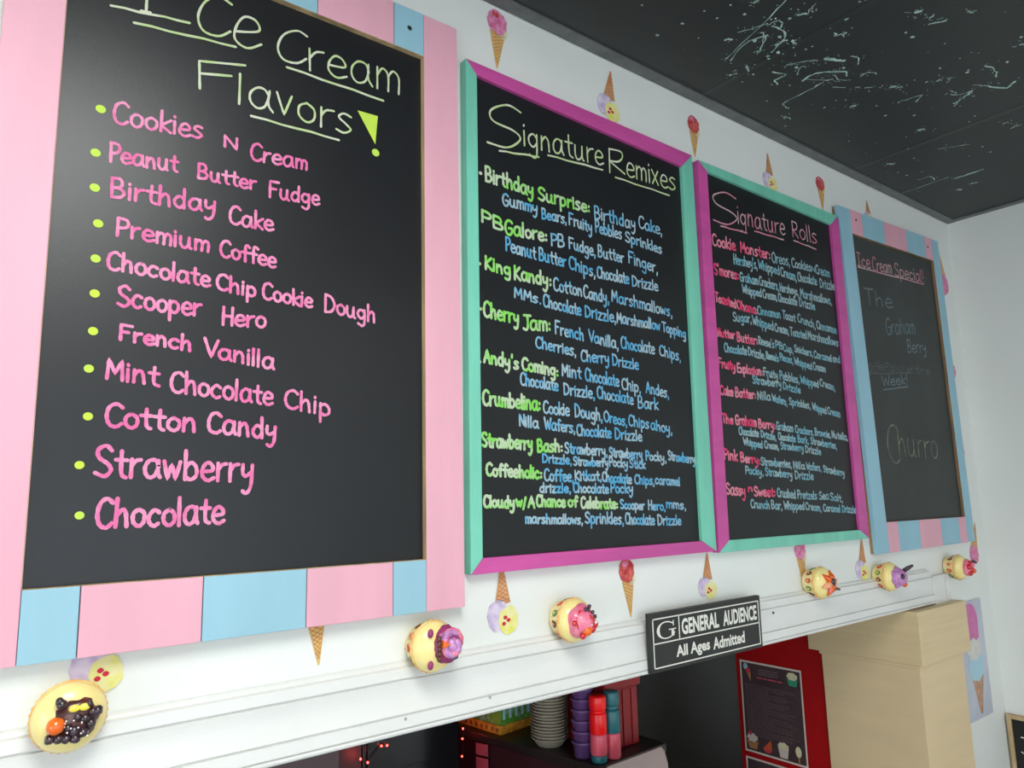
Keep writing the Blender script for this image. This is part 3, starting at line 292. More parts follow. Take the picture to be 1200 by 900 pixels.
# ================================================================== the setting
OPX, OPZ = 2.118, 1.565
wb = MB().box(-2.5, 2.745, 0, .25, OPZ, CEIL + .05); wb.box(OPX + .01, 2.745, 0, .25, 0, OPZ); wb.box(-2.5, -1.2, 0, .25, 0, OPZ); wb.box(-1.2, OPX + .01, 0, .25, 0, .95)
struct('wall_back', wb, M['wall'], 'white painted wall above the serving opening')
struct('wall_right', MB().box(2.745, 2.9, -4.6, 2.2, 0, CEIL + .05), M['wall'], 'plain white side wall right of the boards')
def wall_with_hole(mb, ax, a0, a1, t0, t1, h0, h1, z0, z1):
    def bx(p, q, za, zb): mb.box(*( (p, q, t0, t1) if ax == 'x' else (t0, t1, p, q) ), za, zb)
    bx(a0, h0, 0, CEIL + .05); bx(h1, a1, 0, CEIL + .05); bx(h0, h1, 0, z0); bx(h0, h1, z1, CEIL + .05); return mb
struct('wall_left', wall_with_hole(MB(), 'y', -4.6, 2.2, -2.65, -2.5, -3.3, -.9, .6, 2.3), M['wall'])
struct('wall_front', wall_with_hole(MB(), 'x', -2.65, 2.9, -4.75, -4.6, -2.0, 1.9, .5, 2.45), M['wall'])
M['frost'] = mat('frosted_daylight_glass', (235, 240, 245), .4, .4, emit=(232, 241, 255), es=PANE_GLOW * .6)
for n_, (ax, h0, h1, z0, z1, W_) in enumerate((('x', -2.0, 1.9, .5, 2.45, WIN_FILL[0]), ('y', -3.3, -.9, .6, 2.3, WIN_FILL[1]))):  # unseen windows with area lamps, added to raise the ambient light
    fr = MB(); gl = MB()
    def bx(mb, p, q, t0, t1, za, zb): mb.box(*((p, q, t0, t1) if ax == 'x' else (t0 + 2.1, t1 + 2.1, p, q)), za, zb)
    for p, q, za, zb in ((h0, h0 + .05, z0, z1), (h1 - .05, h1, z0, z1), (h0 + .05, h1 - .05, z0, z0 + .05), (h0 + .05, h1 - .05, z1 - .05, z1), ((h0 + h1) / 2 - .02, (h0 + h1) / 2 + .02, z0 + .05, z1 - .05)): bx(fr, p, q, -4.70, -4.63, za, zb)
    wn = struct('window_%d' % (n_ + 1), fr, M['trim'])
    bx(gl, h0 + .05, h1 - .05, -4.68, -4.672, z0 + .05, z1 - .05); gl.build('window_pane', M['frost'], wn)
    ld = bpy.data.lights.new('daylight', 'AREA'); ld.shape = 'RECTANGLE'; ld.size = h1 - h0 - .1; ld.size_y = z1 - z0 - .1; ld.energy = W_; ld.color = (.97, 1, .98)
    lo = bpy.data.objects.new('daylight', ld); C.objects.link(lo)
    if ax == 'x': lo.location = ((h0 + h1) / 2, -4.61, (z0 + z1) / 2); lo.rotation_euler = (math.pi / 2, 0, 0)
    else: lo.location = (-2.51, (h0 + h1) / 2, (z0 + z1) / 2); lo.rotation_euler = (math.pi / 2, 0, -math.pi / 2)
struct('floor', MB().box(-2.65, 2.9, -4.75, 2.35, -.1, 0), M['floor'])
struct('wall_rear', MB().box(-2.5, 2.745, 2.05, 2.2, 0, CEIL), M['blackwall'], 'black wall of the dim room behind the opening')
struct('wall_partition', MB().box(OPX + .012, OPX + .13, .25, .568, 0, CEIL), M['redwall'], 'bright red painted wall seen through the opening')
struct('wall_partition_end', MB().box(OPX + .14, 2.745, .569, .60, 0, CEIL), M['blackwall'])
# ceiling: slab above, tiles and grid bars as pieces
ce = struct('ceiling', MB().box(-2.65, 2.9, -4.75, 2.2, CEIL + .03, CEIL + .12), M['tbar'], 'black suspended ceiling with paint splatters')
xs = [-2.5, -2.13, -1.437, -.744, -.05, .643, 1.337, 2.03, 2.745]; ys = [0, -1.21, -2.42, -3.63, -4.6]
for i in range(len(xs) - 1):
    for j in range(len(ys) - 1):
        cx, cy = (xs[i] + xs[i + 1]) / 2, (ys[j] + ys[j + 1]) / 2
        if any(abs(p[0] - cx) < .3 and abs(p[1] - cy) < .62 for p in PANELS): pass
        t = MB().box(xs[i] + .006, xs[i + 1] - .006, ys[j + 1] + .006, ys[j] - .006, CEIL + .001, CEIL + .02)
        t.build('ceiling_tile', M['tile'], ce, bevel=.0015)
for x in xs[1:-1]: MB().box(x - .008, x + .008, -4.6, -.031, CEIL + .0004, CEIL + .012).build('grid_bar', M['tbar'], ce)
for y in ys[1:-1]: MB().box(-2.5, 2.745, y - .008, y + .008, CEIL + .0006, CEIL + .012).build('grid_bar', M['tbar'], ce)
MB().box(-2.5, 2.745, -.030, -.0022, CEIL - .003, CEIL + .01).build('wall_angle', M['angle'], ce, bevel=.0008)
MB().box(2.717, 2.7428, -4.6, -.031, CEIL - .003, CEIL + .01).build('wall_angle', M['angle'], ce, bevel=.0008)
M['mint'] = mat('mint_paint_splatter', (222, 246, 238), .5, .4, col2=(150, 190, 180), vscale=40)
sp = MB()
for pts, wd in SPLAT:
    q = spline([tuple(p) for p in pts], 4) if len(pts) > 2 else [(lerp(pts[0][0], pts[1][0], k / 8), lerp(pts[0][1], pts[1][1], k / 8)) for k in range(9)]
    q = [(a + random.gauss(0, .0011), b + random.gauss(0, .0011)) for a, b in q]
    ribbon(sp, q, .0010 + wd * .0013, 0, lambda u, v: (u, v, CEIL - .0004), .5)
    for k in range(3 + int(wd * 2)):                     # droplets thrown off each stroke
        a, b = random.choice(q); a += random.gauss(0, .008); b += random.gauss(0, .008); d = random.uniform(0, 3.14); L_ = random.uniform(.0005, .006)
        if b < -.035: ribbon(sp, [(a, b), (a + L_ * math.cos(d), b + L_ * math.sin(d))], random.uniform(.0006, .0018), 0, lambda u, v: (u, v, CEIL - .0003), .3)
for i in range(150):
    cx, cy = random.choice([(1.45, -.25), (1.3, -.25), (1.75, -.3), (1.8, -.45), (2.1, -.15), (1.1, -.2), (1.6, -.5)]); cx += random.gauss(0, .12); cy += random.gauss(0, .09)
    if cy > -.04 or cx > 2.7: continue
    r = abs(random.gauss(.0014, .0012)) + .0006
    sp.add([(cx + r * random.uniform(.6, 1.5) * math.cos(a * 1.047), cy + r * random.uniform(.6, 1.3) * math.sin(a * 1.047), CEIL - .0004) for a in range(6)], [tuple(range(6))])
tag(sp.build('paint_splatter', M['mint'], ce, fix=False), 'mint green paint flecks', kind='stuff')
# ceiling lamps (outside the frame): lit diffuser panels; the two far ones are added fill
M['diffuser'] = mat('lamp_diffuser', (255, 255, 255), .4, .3, emit=(255, 252, 246), es=4)
for (x, y, sx, sy, W), lb in zip(PANELS, ('white ceiling light panel nearest the largest menu board', 'white ceiling light panel over the right of the room', 'white ceiling light panel over the left rear of the room')):
    t = thing('ceiling_light', lb, 'light', (x, y, CEIL), 'ceiling light panels over the customer area')
    MB().box(-sx / 2 - .02, sx / 2 + .02, -sy / 2 - .02, sy / 2 + .02, -.012, -.004).build('frame', M['trim'], t)
    MB().box(-sx / 2, sx / 2, -sy / 2, sy / 2, -.015, -.0125).build('diffuser', M['diffuser'], t)
    ld = bpy.data.lights.new('lamp', 'AREA'); ld.shape = 'RECTANGLE'; ld.size = sx; ld.size_y = sy; ld.energy = W; ld.color = (.98, 1, .97)
    lo = bpy.data.objects.new('lamp', ld); C.objects.link(lo); lo.location = (0, 0, -.02); lo.parent = t
# header trim: stepped casing with a cove, grooves and a bead
def casing(pr, x0, x1):
    n = len(pr); mb = MB()
    mb.add([(x0, a, b) for a, b in pr] + [(x1, a, b) for a, b in pr], [(i, (i + 1) % n, n + (i + 1) % n, n + i) for i in range(n)] + [tuple(range(n)), tuple(range(2 * n - 1, n - 1, -1))])
    return mb
Z = 1.9
prof = [(-.0015, Z - .2395), (-.006, Z - .242), (-.0075, Z - .2455), (-.0155, Z - .2465), (-.0165, Z - .2605), (-.0125, Z - .2618), (-.0125, Z - .2630), (-.0165, Z - .2642)]
for k in range(9):
    t = k / 8; prof.append((-.0165 - .0045 * t + .0035 * math.sin(math.pi * t), Z - .2642 - .044 * t))
prof += [(-.018, Z - .3088), (-.018, Z - .3100), (-.0225, Z - .3112), (-.0235, Z - .3265), (-.0195, Z - .3275), (-.0195, Z - .3285), (-.0235, Z - .3295)]
for k in range(7):
    a = math.pi / 2 * k / 6; prof.append((-.0185 - .0055 * math.cos(a), Z - .331 - .0055 * math.sin(a)))
prof += [(-.0015, Z - .3365)]
tr = struct('trim_1', casing(prof, -1.2, 2.285), M['trim'], 'white moulded header casing above the opening')
eb = MB().box(2.285, 2.395, -.016, -.0015, Z - .345, Z - .262)
for x in (2.288, 2.376, 2.387): eb.tube([(x, -.0175, Z - .345), (x, -.0175, Z - .262)], .0038, 8)
eb.build('casing_return', M['trim'], tr)
M['nail'] = mat('nail_filler', (168, 168, 164), .5, .3)
for i, (x, z) in enumerate(NAILS):
    r = .0022 if i < 2 else .0026
    MB().add([(x + r * math.cos(a * .785), -.0240, z + r * math.sin(a * .785)) for a in range(8)] + [(x + r * math.cos(a * .785), -.0215, z + r * math.sin(a * .785)) for a in range(8)],
             [tuple(range(8))] + [(a, (a + 1) % 8, (a + 1) % 8 + 8, a + 8) for a in range(8)]).build('nail_head', M['nail'] if i < 2 else M['steel'], tr)
# column
col = thing('column', 'cream painted square column with boxed capital beside the red wall', 'column', (2.26, .1, 0), kind='structure')
def at(o): return -Vector(o.location)
def child(mb, name, m, par, bevel=0):
    d = Vector(par.location); mb.v = [tuple(Vector(v) - d) for v in mb.v]; return mb.build(name, m, par, bevel)
child(MB().box(OPX, 2.398, -.032, .25, 0, 1.418), 'shaft', M['column'], col, .0015)
child(MB().box(OPX - .007, 2.425, -.045, .287, 1.418, 1.5600), 'capital', M['capital'], col, .0015)
child(MB().box(OPX - .004, 2.40, -.0355, .255, 1.409, 1.4175), 'neck_moulding', M['column'], col, .001)

# ================================================================== the four menu boards
def prism_piece(pts, y0, y1, name, m, par, bevel=.0012): return child(MB().prism(pts, y0, y1), name, m, par, bevel)
def mid(a, b, x): t = (x - a[0]) / (b[0] - a[0]); return (x, lerp(a[1], b[1], t))
def inset(q, d):
    cx = sum(p[0] for p in q) / 4; cz = sum(p[1] for p in q) / 4
    return [(p[0] - d * math.copysign(1, p[0] - cx), p[1] - d * math.copysign(1, p[1] - cz)) for p in q]
def menu_board(k, label, slate, style):
    o, i, yf, ys = BOARDS[k]           # BL BR TR TL
    t = thing('menu_chalkboard', label, 'menu board', ((o[0][0] + o[1][0]) / 2, 0, o[0][1]), 'menu chalkboards hung in a row')
    yb = yf + (.010 if k in (1, 4) else .012)
    if style == 'striped':
        prism_piece(inset(o, .0008), -.0015, -.0075, 'backing_board', M['raw'] if k == 1 else M['darkwood'], t, .0004)
    # the writing surface
    child(MB().prism(inset(i, -.004), yb + .0009 if 0 else -.0076, ys), 'writing_surface', slate, t)
    if style == 'mitred':
        a, b = ('magenta', 'teal') if k == 2 else ('teal', 'magenta')
        prism_piece([o[0], o[1], i[1], i[0]], -.0015, yf, 'bottom_rail', M[a], t)
        prism_piece([i[3], i[2], o[2], o[3]], -.0015, yf, 'top_rail', M[a], t)
        prism_piece([o[0], i[0], i[3], o[3]], -.0015, yf, 'side_stile', M[b], t)
        prism_piece([i[1], o[1], o[2], i[2]], -.0015, yf, 'side_stile', M[b], t)
    else:
        st = M['pink'] if k == 1 else M['blue']
        def ext(a, b, z): t_ = (z - a[1]) / (b[1] - a[1]); return lerp(a[0], b[0], t_)
        xl0, xl1 = ext(i[0], i[3], o[0][1]), ext(i[0], i[3], o[3][1]); xr0, xr1 = ext(i[1], i[2], o[1][1]), ext(i[1], i[2], o[2][1])
        prism_piece([o[0], mid(o[0], o[1], xl0), mid(o[3], o[2], xl1), o[3]], -.008, yf, 'side_stile', st, t)
        prism_piece([mid(o[0], o[1], xr0), o[1], o[2], mid(o[3], o[2], xr1)], -.008, yf, 'side_stile', st, t)
        cuts = [i[0][0]] + (RAIL1 if k == 1 else RAIL4) + [i[1][0]]
        tops = [i[3][0]] + [lerp(i[3][0], i[2][0], (c - i[0][0]) / (i[1][0] - i[0][0])) for c in cuts[1:-1]] + [i[2][0]]
        g = .0005
        for n in range(5):
            m = M['blue'] if (n % 2 == 0) == (k == 1) else M['pink']
            a, b = cuts[n] + g, cuts[n + 1] - g
            prism_piece([mid(o[0], o[1], a if n else xl0 + g), mid(o[0], o[1], b if n < 4 else xr0 - g), mid(i[0], i[1], b), mid(i[0], i[1], a)], -.008, yf, 'rail_block', m, t)
            a, b = tops[n] + g, tops[n + 1] - g
            prism_piece([mid(i[3], i[2], a), mid(i[3], i[2], b), mid(o[3], o[2], b if n < 4 else xr1 - g), mid(o[3], o[2], a if n else xl1 + g)], -.008, yf, 'rail_block', m, t)
        # raw wood lip round the writing surface
        w_ = .0005; j = inset(i, w_)
        lw = M['raw'] if k == 1 else M['darkwood']
        for a, b in ((0, 1), (1, 2), (2, 3), (3, 0)):
            prism_piece([i[a], i[b], j[b], j[a]], -.008, yf + .0002, 'inner_lip', lw, t, 0)
        for x, z in SCREWS[k]:
            s = MB()
            n = 12; r = .0045 if k == 1 else .004
            s.add([(x + r * math.cos(a * math.pi / 6), yf - .0002, z + r * math.sin(a * math.pi / 6)) for a in range(12)] + [(x + r * .7 * math.cos(a * math.pi / 6), yf - .0016, z + r * .7 * math.sin(a * math.pi / 6)) for a in range(12)],
                  [tuple(range(12, 24))] + [(a, (a + 1) % 12, (a + 1) % 12 + 12, a + 12) for a in range(12)])
            sc = child(s, 'screw', M['steel'], t)
            for rr in (0, math.pi / 2):
                s2 = MB(); c, q = math.cos(rr), math.sin(rr); L, H_ = r * .55, r * .12
                s2.add([(x - t.location.x + a * c - b * q, yf - .0018, z - t.location.z + a * q + b * c) for a, b in ((-L, -H_), (L, -H_), (L, H_), (-L, H_))], [(0, 1, 2, 3)])
                s2.build('screw_slot', M['blackwall'], sc, fix=False)
    # writing is a mark on the surface
    wr = bpy.data.objects.new('writing', None)
    n0 = set(bpy.data.objects)
    tmp = thing('x', 'x', 'x'); writing(k, tmp, ys - .0005)
    for ob in [c for c in bpy.data.objects if c.parent == tmp]:
        for v in ob.data.vertices: v.co -= t.location
        ob.parent = t
    bpy.data.objects.remove(tmp); bpy.data.objects.remove(wr)
    return t
menu_board(1, 'largest left board listing flavours in pink, frame pink with light blue blocks', M['slate'], 'striped')
menu_board(2, 'board with teal sides and magenta top and bottom, green and blue writing', M['slate2'], 'mitred')
menu_board(3, 'board with magenta sides and teal top and bottom, red and blue writing', M['slate2'], 'mitred')
menu_board(4, 'sparsely written board by the corner, light blue sides and pink striped rails', M['slate3'], 'striped')

# ================================================================== ice cream cone wall stickers
M['cone'] = mat('sticker_cone_yellow', (224, 192, 110), .6, .3, col2=(214, 168, 120), vscale=60)
M['cone2'] = mat('sticker_cone_tan', (214, 168, 124), .6, .3, col2=(200, 140, 96), vscale=60)
M['conel'] = mat('sticker_cone_lines', (176, 108, 56), .6, .3)
M['sc_pink'] = mat('sticker_scoop_pink', (224, 150, 186), .6, .3, col2=(206, 96, 140), vscale=90)
M['sc_red'] = mat('sticker_scoop_red', (214, 110, 100), .6, .3, col2=(168, 40, 50), vscale=90)
M['sc_lilac'] = mat('sticker_scoop_lilac', (222, 212, 226), .6, .3, col2=(192, 172, 208), vscale=60)
M['sc_yellow'] = mat('sticker_scoop_yellow', (232, 226, 178), .6, .3, col2=(222, 222, 92), vscale=40)
M['sc_cream'] = mat('sticker_cream', (226, 222, 190), .6, .3, col2=(220, 210, 160), vscale=60)
M['cherry'] = mat('sticker_cherry', (200, 40, 70), .6, .3)
def sticker(kind, tip, far, hw, label, group=None):
    t = thing('cone_sticker', label, 'wall sticker', (tip[0], -.0011, tip[1]), group)
    a = Vector(tip); b = Vector(far); u = (b - a); L = u.length; u /= L; s = Vector((u.y, -u.x)) * (1 if u.y > 0 else -1)
    def P(p, q): r = u * (p * L) + s * (q * hw); return (r.x, r.y)     # along, across
    def poly(pts, name, m, yy): return MB().prism([P(*p) for p in pts], 0, -yy).build(name, m, t)
    def rnd(cp, cq, rp, rq, n=20, wob=.07): return [(cp + rp * math.cos(2 * math.pi * k / n) * (1 + wob * math.sin(5 * k)), cq + rq * math.sin(2 * math.pi * k / n) * (1 + wob * math.cos(3 * k))) for k in range(n)]
    up = kind.startswith('up'); ce_ = .62 if up else .56; cw = .62 if up else .5
    poly([(0, -.05), (0, .05), (ce_, cw), (ce_ + .03, 0), (ce_, -cw)], 'waffle_cone', M['cone'] if up else M['cone2'], .0004)
    ln = MB()
    for k in range(9):
        p = .08 + k * .06
        if p > ce_ - .02: break
        q = cw * p / ce_
        p2 = min(p + .10, ce_); 
        for sg in (1, -1):
            ribbon(ln, [P(p, -q * .95 * sg), P(p2, cw * p2 / ce_ * .95 * sg)], .0009, 0, lambda uu, vv: (uu, -.0006, vv))
    ln.build('waffle_lines', M['conel'], t, fix=False)
    if kind == 'up':
        m1 = M['sc_pink'] if 'pink' in label else M['sc_red']
        poly(rnd(.68, .42, .14, .4), 'cream_drip', M['sc_cream'], .0006)
        poly(rnd(.80, -.05, .21, .8), 'scoop', m1, .0008)
        poly(rnd(.92, -.2, .05, .3), 'swirl', M['sc_pink'] if m1 is M['sc_red'] else M['sc_red'], .0010)
    elif kind == 'up2':
        poly(rnd(.78, 0, .22, .8), 'scoop', M['sc_pink'], .0008)
    else:
        poly(rnd(.72, -.34, .21, .66), 'lilac_scoop', M['sc_lilac'], .0006)
        poly(rnd(.80, .34, .19, .64), 'yellow_scoop', M['sc_yellow'], .0008)
        for p, q in ((.76, .12), (.80, .32), (.84, .02)): poly(rnd(p, q, .028, .13, 8), 'cherry_dot', M['cherry'], .0011)
SL = ['pink scooped cone sticker above the teal and magenta board, far left of the top row', 'inverted lilac and yellow cone sticker against the ceiling above the magenta top rail',
 'red scooped cone sticker above the gap between the second and third boards', 'inverted lilac cone sticker above the middle of the teal top rail', 'red scooped cone sticker above the right end of the teal top rail',
 'inverted cone sticker mostly hidden behind the top of the light blue corner board', 'inverted lilac and yellow sticker partly behind the chocolate topped cupcake', 'cone tip sticker peeking below the largest pink framed board',
 'inverted lilac and yellow cone sticker right of the lilac frosted cupcake', 'red scooped cone sticker below the middle of the magenta bottom rail', 'inverted lilac and yellow cone sticker just above the black rating sign',
 'pink scooped cone sticker left of the orange topped cupcake', 'inverted lilac cone sticker left of the dark biscuit cupcake', 'pink scoop sticker below the right corner of the corner board',
 'pink scoop sticker peeking out right of the corner board, highest of three', 'pink scoop sticker peeking out right of the corner board, middle of three', 'pink scoop sticker peeking out right of the corner board, lowest of three']
for (k, a, b, hw), lb in zip(DECALS, SL): sticker(k, a, b, hw, lb, 'ice cream cone stickers round the boards')

# ================================================================== cupcake ornaments on the header
M['dome'] = mat('cupcake_dome_glaze', (244, 226, 150), .28, .5, col2=(236, 206, 120), vscale=12, coat=.3, contrast=(.45, .8))
M['wrap'] = mat('cupcake_wrapper', (240, 214, 138), .4, .4, col2=(246, 232, 180), vscale=70)
M['rim'] = mat('wrapper_orange_rim', (232, 168, 84), .4, .4, col2=(240, 206, 130), vscale=70)
M['choc'] = mat('chocolate_frosting', (96, 44, 34), .3, .5, col2=(60, 26, 24), vscale=90, coat=.4)
M['berry'] = mat('blackberry', (34, 16, 22), .3, .6, col2=(70, 50, 60), vscale=200, coat=.4)
M['orange'] = mat('orange_ball', (238, 112, 22), .25, .5, col2=(226, 84, 12), vscale=60, coat=.5)
M['lemon'] = mat('lemon_slice', (238, 220, 80), .3, .5, coat=.3)
M['lilac'] = mat('lilac_frosting', (204, 150, 200), .35, .5, col2=(170, 104, 166), vscale=110)
M['plum'] = mat('plum_petals', (150, 50, 104), .35, .5)
M['pinkf'] = mat('pink_frosting', (240, 140, 164), .3, .5, col2=(226, 96, 130), vscale=90, coat=.3)
M['redc'] = mat('red_cherry_glaze', (206, 26, 36), .2, .6, coat=.5)
M['white'] = mat('white_sugar', (245, 240, 235), .3, .5)
M['mot_r'] = mat('printed_red_motif', (214, 84, 60), .5, .4); M['mot_g'] = mat('printed_green_motif', (96, 140, 84), .5, .4)
M['mot_b'] = mat('printed_brown_motif', (104, 64, 50), .5, .4); M['mot_p'] = mat('printed_peach_motif', (244, 170, 130), .5, .4)
CL = ['cupcake ornament with chocolate, black berries and an orange ball, under the largest board', 'cupcake ornament with lilac frosting and orange wedge, by the largest board pink corner',
 'cupcake ornament with pink swirl, yellow ball and red cherries, below the magenta rail', 'cupcake ornament with orange petals and a dark heart, right of the rating sign',
 'cupcake ornament with lilac frosting and a dark biscuit stick, under the corner board', 'cupcake ornament with pink and red berries, nearest the side wall']
for k, (x, z) in enumerate(CUPS):
    t = thing('cupcake_ornament', CL[k], 'cupcake', (x, -.003, z), 'cupcake ornaments along the header')
    t.rotation_euler = (math.pi / 2, [0, .1, -.15, .05, .1, -.1][k], 0)     # local z -> world -y
    MB().lathe([(.018, -.001), (.0265, .0), (.0275, .002), (.0345, .030), (.0352, .032)], 96, .028, 32).build('wrapper', M['wrap'], t)
    MB().lathe([(.034, .030), (.0372, .0325), (.0378, .0345), (.0365, .0365), (.033, .037)], 96, .02, 32).build('wrapper_rim', M['rim'], t)
    MB().lathe([(.033, .033), (.0362, .0355), (.0360, .040), (.0338, .045), (.0300, .0495), (.0245, .053), (.017, .0555), (.009, .0565), (.001, .057)], 40).build('dome', M['dome'], t)
    for j in range(11):                                                 # printed fruits round the wrapper
        a = 2 * math.pi * j / 11 + k; rr = .0322; h = .018
        u = Vector((-math.sin(a), math.cos(a), 0)); n = Vector((math.cos(a), math.sin(a), -.33)).normalized(); vv = n.cross(u)
        c = Vector((rr * math.cos(a), rr * math.sin(a), h + .001))
        mb = MB(); r_ = .0072; m_ = 10
        pts = [c + n * .0008 + u * r_ * .8 * math.cos(2 * math.pi * i / m_) * (1 + .2 * math.sin(i * 2 + j)) + vv * r_ * 1.1 * math.sin(2 * math.pi * i / m_) for i in range(m_)]
        mb.add(pts + [p - n * .0016 for p in pts], [tuple(range(m_))] + [(i, (i + 1) % m_, (i + 1) % m_ + m_, i + m_) for i in range(m_)])
        mb.build('printed_motif', [M['mot_r'], M['mot_g'], M['mot_b'], M['mot_p']][j % 4], t)
        pts2 = [c + (p - c) * .5 + n * .0012 for p in pts]
        MB().add(pts2, [tuple(range(m_))]).build('motif_centre', [M['mot_p'], M['lemon'], M['mot_p'], M['mot_r']][j % 4], t)
    T0 = 0; top = thing('topping', None, None); top.parent = t; top.location = (0, 0, .0565); top.scale = (1.38, 1.38, 1.25) if k else (1.18, 1.18, 1.15); t = top
    if k == 0:
        MB().blob((.003, .0, T0 - .003), (.019, .018, .008), 20, 10, .12).build('frosting', M['choc'], t)
        MB().blob((-.013, -.001, T0 + .006), .0075, 18, 12).build('orange_ball', M['orange'], t)
        for a, b, r in ((-.017, -.012, .0042), (-.010, -.013, .0045), (-.004, -.014, .0042), (.003, -.015, .0045), (.009, -.011, .0045), (.002, -.008, .005), (.010, .001, .0045), (.016, .006, .004), (.020, .006, .0045), (.013, .013, .003), (-.009, .016, .0045), (-.011, .019, .0035), (.004, .003, .004), (-.003, -.005, .004), (.015, -.004, .0045)):
            MB().blob((a, b, T0 + .0035), r, 10, 7, .12).build('berry', M['berry'], t)
        for a, b in ((.001, .011), (.009, .011)): MB().blob((a, b, T0 + .004), (.0048, .0035, .0025), 12, 8).build('lemon_slice', M['lemon'], t)
        for j in range(12): MB().blob((random.uniform(-.009, .013), random.uniform(-.014, .004), T0 + .009 + random.uniform(-.001, .0005)), .0009, 6, 4).build('sugar_grain', M['white'], t)
    elif k == 1:
        MB().blob((.012, .003, T0 + .006), (.008, .009, .006), 16, 9, .12).build('frosting_heart', M['lilac'], t)
        MB().blob((.009, .004, T0 - .002), (.018, .019, .009), 20, 10, .1).build('frosting', M['plum'], t)
        for j in range(9):
            a = j * .7; MB().tube([(.011 + (.014 - .0012 * j) * math.cos(a + s_ * .5), .003 + (.015 - .0012 * j) * math.sin(a + s_ * .5), T0 + .003 + j * .0011) for s_ in range(6)], [.0015, .0032, .0038, .0038, .003, .001]).build('frosting_petal', M['lilac'] if j % 3 else M['pinkf'], t)
        for a, b in ((-.013, .015), (-.010, -.017)): MB().blob((a, b, T0 - .001), (.0034, .0048, .003), 10, 7).build('plum_petal', M['plum'], t)
        for j in range(5): MB().blob((-.006 + .0006 * j, .010 - .005 * j, T0 + .006), (.0028, .0034, .0035), 10, 7, .1).build('dark_edge', M['choc'], t)
        mb = MB(); mb.prism([(0, -.004), (.009, .0), (0, .004)], -.0035, .0035); o = mb.build('orange_wedge', M['orange'], t, .0008); o.rotation_euler = (math.pi / 2, 0, 0); o.location = (-.003, .005, T0 + .009)
        for a, b in ((.018, -.008), (.021, -.003)): MB().blob((a, b, T0 + .002), .0038, 10, 7, .15).build('berry', M['berry'], t)
    elif k == 2:
        MB().lathe([(.020, T0 - .008), (.021, T0 - .003), (.0185, T0), (.0185, T0 + .0005), (.0175, T0 + .003), (.014, T0 + .005), (.0135, T0 + .008), (.009, T0 + .011), (.003, T0 + .014)], 28, .05, 5).build('frosting', M['pinkf'], t)
        MB().tube([(.017 * math.cos(a * .5) * (1 - a * .04), .017 * math.sin(a * .5) * (1 - a * .04), T0 - .001 + a * .0009) for a in range(16)], .0022).build('red_swirl', M['redc'], t)
        MB().blob((-.002, -.010, T0 + .009), .0062, 16, 10).build('orange_ball', M['orange'], t)
        for a, b, r in ((.008, -.010, .006), (.013, -.006, .0055), (.009, -.001, .005), (-.018, .003, .0035), (-.008, -.015, .004)): MB().blob((a, b, T0 + .006), r, 12, 8).build('cherry', M['redc'], t)
        for a, b in ((.006, .013), (.012, .009), (.001, .015), (.015, .003), (.008, .017)): MB().blob((a, b, T0 + .008), .0025, 8, 6, .2).build('berry', M['berry'], t)
        for a, b in ((.012, -.003), (.004, -.004)): MB().blob((a, b, T0 + .0115), .0018, 8, 6).build('sugar_grain', M['white'], t)
    elif k == 3:
        for j in range(6):
            a = j * math.pi / 3 + .3
            MB().tube([(.004 * math.cos(a), .004 * math.sin(a), T0 + .003), (.012 * math.cos(a), .012 * math.sin(a), T0 + .002), (.022 * math.cos(a), .022 * math.sin(a), T0 - .004)], [.006, .0055, .001]).build('orange_petal', M['orange'] if j % 3 else M['mot_p'], t)
        MB().blob((-.002, .003, T0 + .007), (.0055, .006, .005), 12, 8, .08).build('dark_berry', M['berry'], t)
        MB().blob((-.004, -.012, T0 + .003), (.005, .004, .003), 10, 7).build('peach_slice', M['pinkf'], t)
        MB().tube([(.006, -.008, T0 + .004), (.012, -.010, T0 + .012)], [.0028, .0016]).build('chocolate_stick', M['berry'], t)
    elif k == 4:
        MB().lathe([(.017, T0 - .008), (.020, T0 - .002), (.018, T0 + .002), (.016, T0 + .006), (.0145, T0 + .010), (.009, T0 + .015), (.002, T0 + .017)], 28, .07, 7).build('frosting', M['lilac'], t)
        MB().blob((-.007, .002, T0 + .013), (.006, .006, .004), 12, 8, .1).build('dark_berry', M['berry'], t)
        MB().tube([(.002, .010, T0 + .006), (.006, .018, T0 + .018), (.009, .024, T0 + .027)], [.0042, .004, .002]).build('biscuit_stick', M['berry'], t)
        MB().blob((.008, -.012, T0 + .008), (.006, .0055, .006), 12, 8).build('orange_ball', M['orange'], t)
        MB().blob((-.015, -.003, T0 - .001), (.003, .006, .003), 10, 7).build('plum_petal', M['plum'], t)
    else:
        MB().blob((.001, .0, T0), (.018, .018, .009), 20, 10, .08).build('frosting', M['pinkf'], t)
        for a, b, r, m in ((-.008, .004, .006, 'redc'), (.004, -.004, .006, 'redc'), (.010, .006, .006, 'pinkf'), (-.004, -.011, .005, 'redc'), (.012, -.008, .006, 'orange'), (.0, .012, .004, 'redc')):
            MB().blob((a, b, T0 + .008), r, 12, 8, .05).build('cherry', M[m], t)
        mb = MB(); mb.blob((0, 0, 0), (.009, .003, .0016), 12, 8); o = mb.build('dark_leaf', M['berry'], t); o.location = (.006, .013, T0 + .015); o.rotation_euler = (.2, -.3, -.5)

